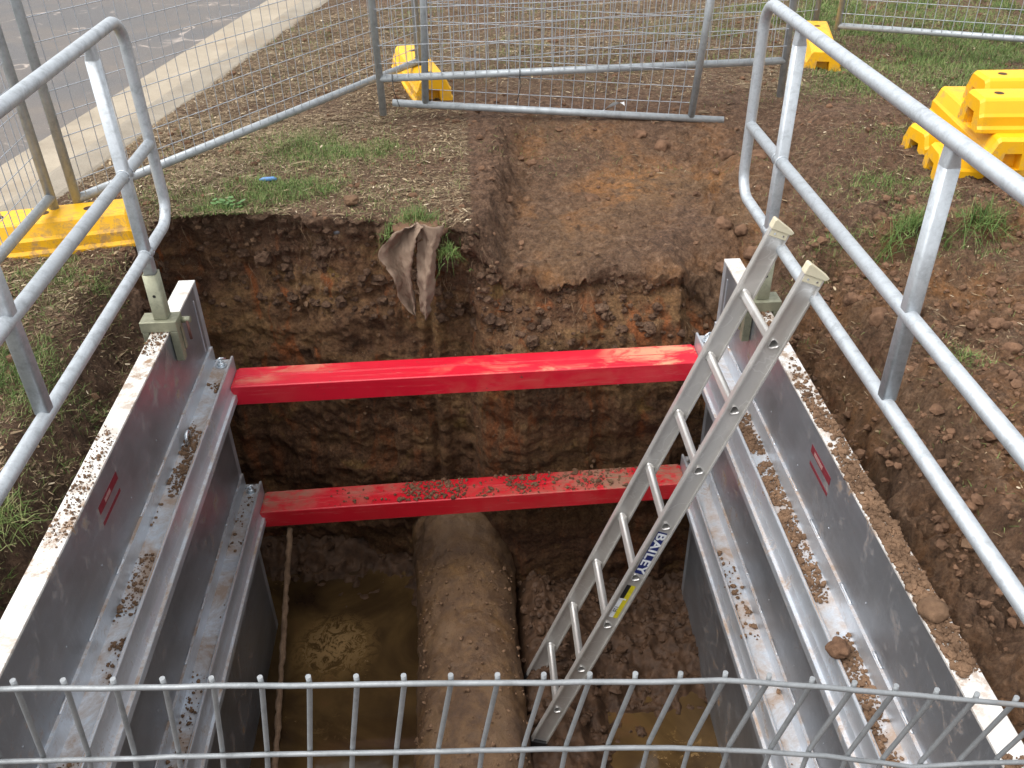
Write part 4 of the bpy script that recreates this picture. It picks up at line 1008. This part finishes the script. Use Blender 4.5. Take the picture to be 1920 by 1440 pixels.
# ------------------------------------------------------------------ yellow fence blocks
def block_mesh():
    root = bpy.data.objects.new('fence_block', None); COL.objects.link(root)
    L, H_ = .82, .15
    # outer hull by rings along x; end notch built as real recess
    def sec(w_): # half profile bottom->top (y,z)
        return [(.125*w_, 0.), (.125*w_, .020), (.114*w_, .034), (.114*w_, .075), (.104*w_, .088), (.084*w_, H_-.012), (.072*w_, H_)]
    half = sec(1.); prof = half+[(-a, b) for a, b in half[::-1]]
    xs = [-L/2, -L/2+.018, L/2-.018, L/2]; n = len(prof); vs = []
    for x, sc_, zs in ((xs[0], .93, .90), (xs[1], 1., 1.), (xs[2], 1., 1.), (xs[3], .93, .90)):
        vs += [(x, a*sc_, b*zs) for a, b in prof]
    mb = MB(); mb.add(vs, [(r*n+k, r*n+(k+1) % n, (r+1)*n+(k+1) % n, (r+1)*n+k) for r in range(3) for k in range(n)])
    # end faces with an open notch (inverted U) of depth
    for x, d in ((-L/2, 1), (L/2, -1)):
        e = [(a*.93, b*.90) for a, b in prof]
        nb = [(.045, 0.), (.038, .078), (-.038, .078), (-.045, 0.)]
        # right part, top, left part polygons
        r_ = [q for q in e[:7]]
        poly1 = [(.045, 0.)]+e[:7]+[(.038, .078)]
        poly2 = [(.038, .078), e[6], e[7], (-.038, .078)]
        poly3 = [(-.038, .078)]+e[7:]+[(-.045, 0.)]
        for p in (poly1, poly2, poly3): mb.add([(x, a, b) for a, b in p], [list(range(len(p)))])
        dd = x+d*.06
        mb.add([(x, a, b) for a, b in nb]+[(dd, a*.9, b*.95) for a, b in nb], [(0, 1, 5, 4), (1, 2, 6, 5), (2, 3, 7, 6), (4, 5, 6, 7)])
    body = mb.build('body', M['yellow'], root, bevel=.005)
    for x in (-.30, -.12, .06, .24): MB().tube([(x, 0, H_-.02), (x, 0, H_+.0012)], .021, 20).build('post_hole_shade', M['hole'], root)  # solid dark discs on the top face, painted as shaded post holes
    return root
blk0 = block_mesh(); used = [False]
def block(x, y, z, rot, label, tilt=(0, 0), L=1.):
    if used[0]:
        r = blk0.copy(); COL.objects.link(r)
        for ch in list(blk0.children):
            c = ch.copy(); COL.objects.link(c); c.parent = r
    else: r = blk0; used[0] = True
    r.location = (x, y, z); r.rotation_euler = (math.radians(tilt[0]), math.radians(tilt[1]), math.radians(rot)); r.scale = (L, 1, 1)
    return tag(r, label, 'fence block', 'yellow plastic fence blocks')
block(-1.875, 3.67, .055, 11, 'yellow block on the left bank holding two fence posts beside the kerb')
block(-.285, 5.95, .045, 103, 'yellow block at the fence corner behind the leaning mesh panel')
block(2.43, 6.28, .045, 75.5, 'yellow block with two fence posts at the right rear corner')
block(2.73, 4.50, .02, 6, 'bottom rear block of the stack, its notched left end highest up the bank', (0, 0))
block(2.68, 4.10, .005, -9, 'bottom front block of the stack, half sunk in the grass nearest the pit', (0, 3))
block(2.545, 4.27, .163, 83, 'long middle block of the stack lying crosswise under the top two', (0, 0))
block(2.765, 4.04, .309, -5, 'topmost front yellow block of the stack with an open notch facing left')
block(2.93, 4.335, .311, -4, 'topmost rear yellow block of the stack, just behind the front one')

# ------------------------------------------------------------------ fence panels
def fence(p0, p1, label, rail_z, H_=2.0, post_drop=.12, dx=.0625, dz=.095, r=.0205, tilt=0., posts=(1, 1), over=0., mesh_r=.0021, z0=None, rail=True, name='mesh_fence', wob=.004, group='mesh fence panels around the works'):
    p0 = np.array(p0, float); p1 = np.array(p1, float); d = p1-p0; Lf = np.linalg.norm(d); ex = d/Lf
    ez = np.array([0, 0, 1.])-ex*ex[2]; ez /= np.linalg.norm(ez)
    if tilt: 
        ey = np.cross(ez, ex); ez = ez*math.cos(tilt)+ey*math.sin(tilt)
    ey = np.cross(ez, ex)
    mt = Matrix(((ex[0], ey[0], ez[0], p0[0]), (ex[1], ey[1], ez[1], p0[1]), (ex[2], ey[2], ez[2], p0[2]), (0, 0, 0, 1)))
    o = thing(name, None, label, 'fence panel', group, mat=mt)
    if rail: MB().tube([(-over, 0, rail_z), (Lf+over, 0, rail_z)], r, 16).build('bottom_rail', M['galv2'], o)
    MB().tube([(0, 0, H_), (Lf, 0, H_)], r, 12).build('top_rail', M['galv2'], o)
    for k, x in enumerate((0, Lf)):
        if posts[k]: MB().tube([(x, 0, rail_z-post_drop if not over else rail_z+r*.6), (x, 0, H_)], r, 16).build('post', M['galv2'], o)
    mb = MB(); nz = 0
    z_lo = rail_z if rail else .02
    yo = -r*.9 if not over else r*.5
    x = dx*.6
    while x < Lf-.01:
        j = [random.uniform(-wob, wob) for _ in range(4)]
        mb.tube([(x+j[0]*.4, yo, z_lo), (x+j[1], yo+j[2], z_lo+.33*(H_-z_lo)), (x+j[3], yo+j[0], z_lo+.66*(H_-z_lo)), (x, yo, H_)], mesh_r, 4, caps=False); x += dx
    z = z_lo+dz*.9
    while z < H_-.01:
        a_ = random.uniform(-.25, .25)*dz*.35
        mb.tube([(.0, yo+.002, z), (Lf*.33, yo+.002, z+random.uniform(-wob, wob)-abs(a_)*.3), (Lf*.66, yo+.002, z+random.uniform(-wob, wob)), (Lf, yo+.002, z+a_*.4)], mesh_r, 4, caps=False); z += dz
    me_ = mb.build('wire_mesh', M['wire'], o, fixn=False)
    return o
# F1: along the kerb verge, from the left block to the far corner
fence((-1.715, 3.80, .05), (-.285, 5.85, .05), 'mesh fence panel running along the kerb from the left block to the rear corner', .165, 2.0, .09)
# F0: from the left block towards the camera
fence((-1.79, 3.73, .05), (-1.745, 1.60, .05), 'mesh fence panel on the far left running from the block towards the viewer', .205, 2.0, .13)
# F2: across the back
fence((-.475, 5.17, .09), (1.835, 5.20, .11), 'upright mesh fence panel across the rear of the pit', .215, 2.0, .205)
# F3: smaller panel leaning on F2, base bar on the soil
fence((-.235, 5.345-.09, .125), (1.30, 5.12, .035), 'smaller mesh panel leaning crooked against the rear fence, its base bar on the soil', 0., 1.1, .0, over=.19, tilt=-.05, wob=.002)
# F4: right rear
fence((2.60, 6.42, .08), (4.7, 5.42, .08), 'mesh fence panel at the right rear above the grass', .135, 2.0, .03)
# F6: slack mesh behind
fence((-.24, 5.98, .05), (2.56, 6.75, .05), 'slack mesh fence panel set back behind the upright rear panel', .10, 2.0, .06, rail=False, wob=.012)

# black ties on the rear fence
for (x, y, z, lab) in ((-.405, 5.165, .30, 'black cable tie looped round the left end of the rear fence rail'), (.31, 5.165, .305, 'black cable tie hanging from the rear fence rail near mid panel')):
    mb = MB(); c = np.array([x, y, z])
    mb.tube([c+np.array([0, .025*math.cos(a), .025*math.sin(a)]) for a in np.linspace(0, 6.28, 16)], .0028, 6)
    mb.tube([c+np.array([0, -.025, 0]), c+np.array([.004, -.045, -.05]), c+np.array([-.02 if x > 0 else .03, -.05, -.14])], .0022, 6)
    tag(mb.build('cable_tie', M['black']), lab, 'cable tie', 'black cable ties')

# ------------------------------------------------------------------ near mesh barrier (bent top edge)
bo = thing('mesh_barrier', (0, .62, .05), 'heavy galvanised wire barrier with a bent top edge in the foreground', 'mesh barrier')
def wire_z(X): return np.interp(X, [-1.2, -.5, -.16, .02, .28, .47, .62, 1.2], [1.00, .970, .947, .934, .914, .873, .838, .70])
def w2(X): return np.interp(X, [-1.2, -.56, -.178, .021, .218, .40, .528, .666, 1.2], [.850, .823, .801, .786, .772, .737, .699, .697, .605])
mb = MB()
xs = np.linspace(-1.15, 1.15, 60)
def wjit(k): return np.array([random.uniform(-.0012, .0012) for _ in range(k)])
mb.tube([(x, .620, wire_z(x)+j) for x, j in zip(xs, wjit(60))], .0032, 8)
mb.tube([(x, .636, w2(x)+j) for x, j in zip(xs, wjit(60))], .0032, 8)
for k in range(1, 6): mb.tube([(x, .6465-(.035 if k == 1 else 0), w2(x)-.13*k) for x in xs], .0032, 8)
x = -1.1045; spacing = .0505; i = 0
while x < 1.14:
    top = (x, .6265, wire_z(x)+.006)
    # the fold leans the first bay to the left on the right-hand part
    sh = -.021+random.uniform(-.0015, .0015)
    a = (x, .6265, wire_z(x)-.006)
    bnd = (x+sh, .6425, w2(x+sh)+.001); c_ = (x+sh-.018, .6275, w2(x+sh)-.14)
    mb.tube([top, a, bnd, c_, (x+sh-.018, .6465, .12)], .0031, 8)
    x += spacing
mb.build('wire_mesh', M['wire_near'], bo, world=True)
for x in (-1.17, 1.17): MB().tube([(x, .63, -.02), (x, .63, 1.05)], .019, 14).build('post', M['galv'], bo, world=True)
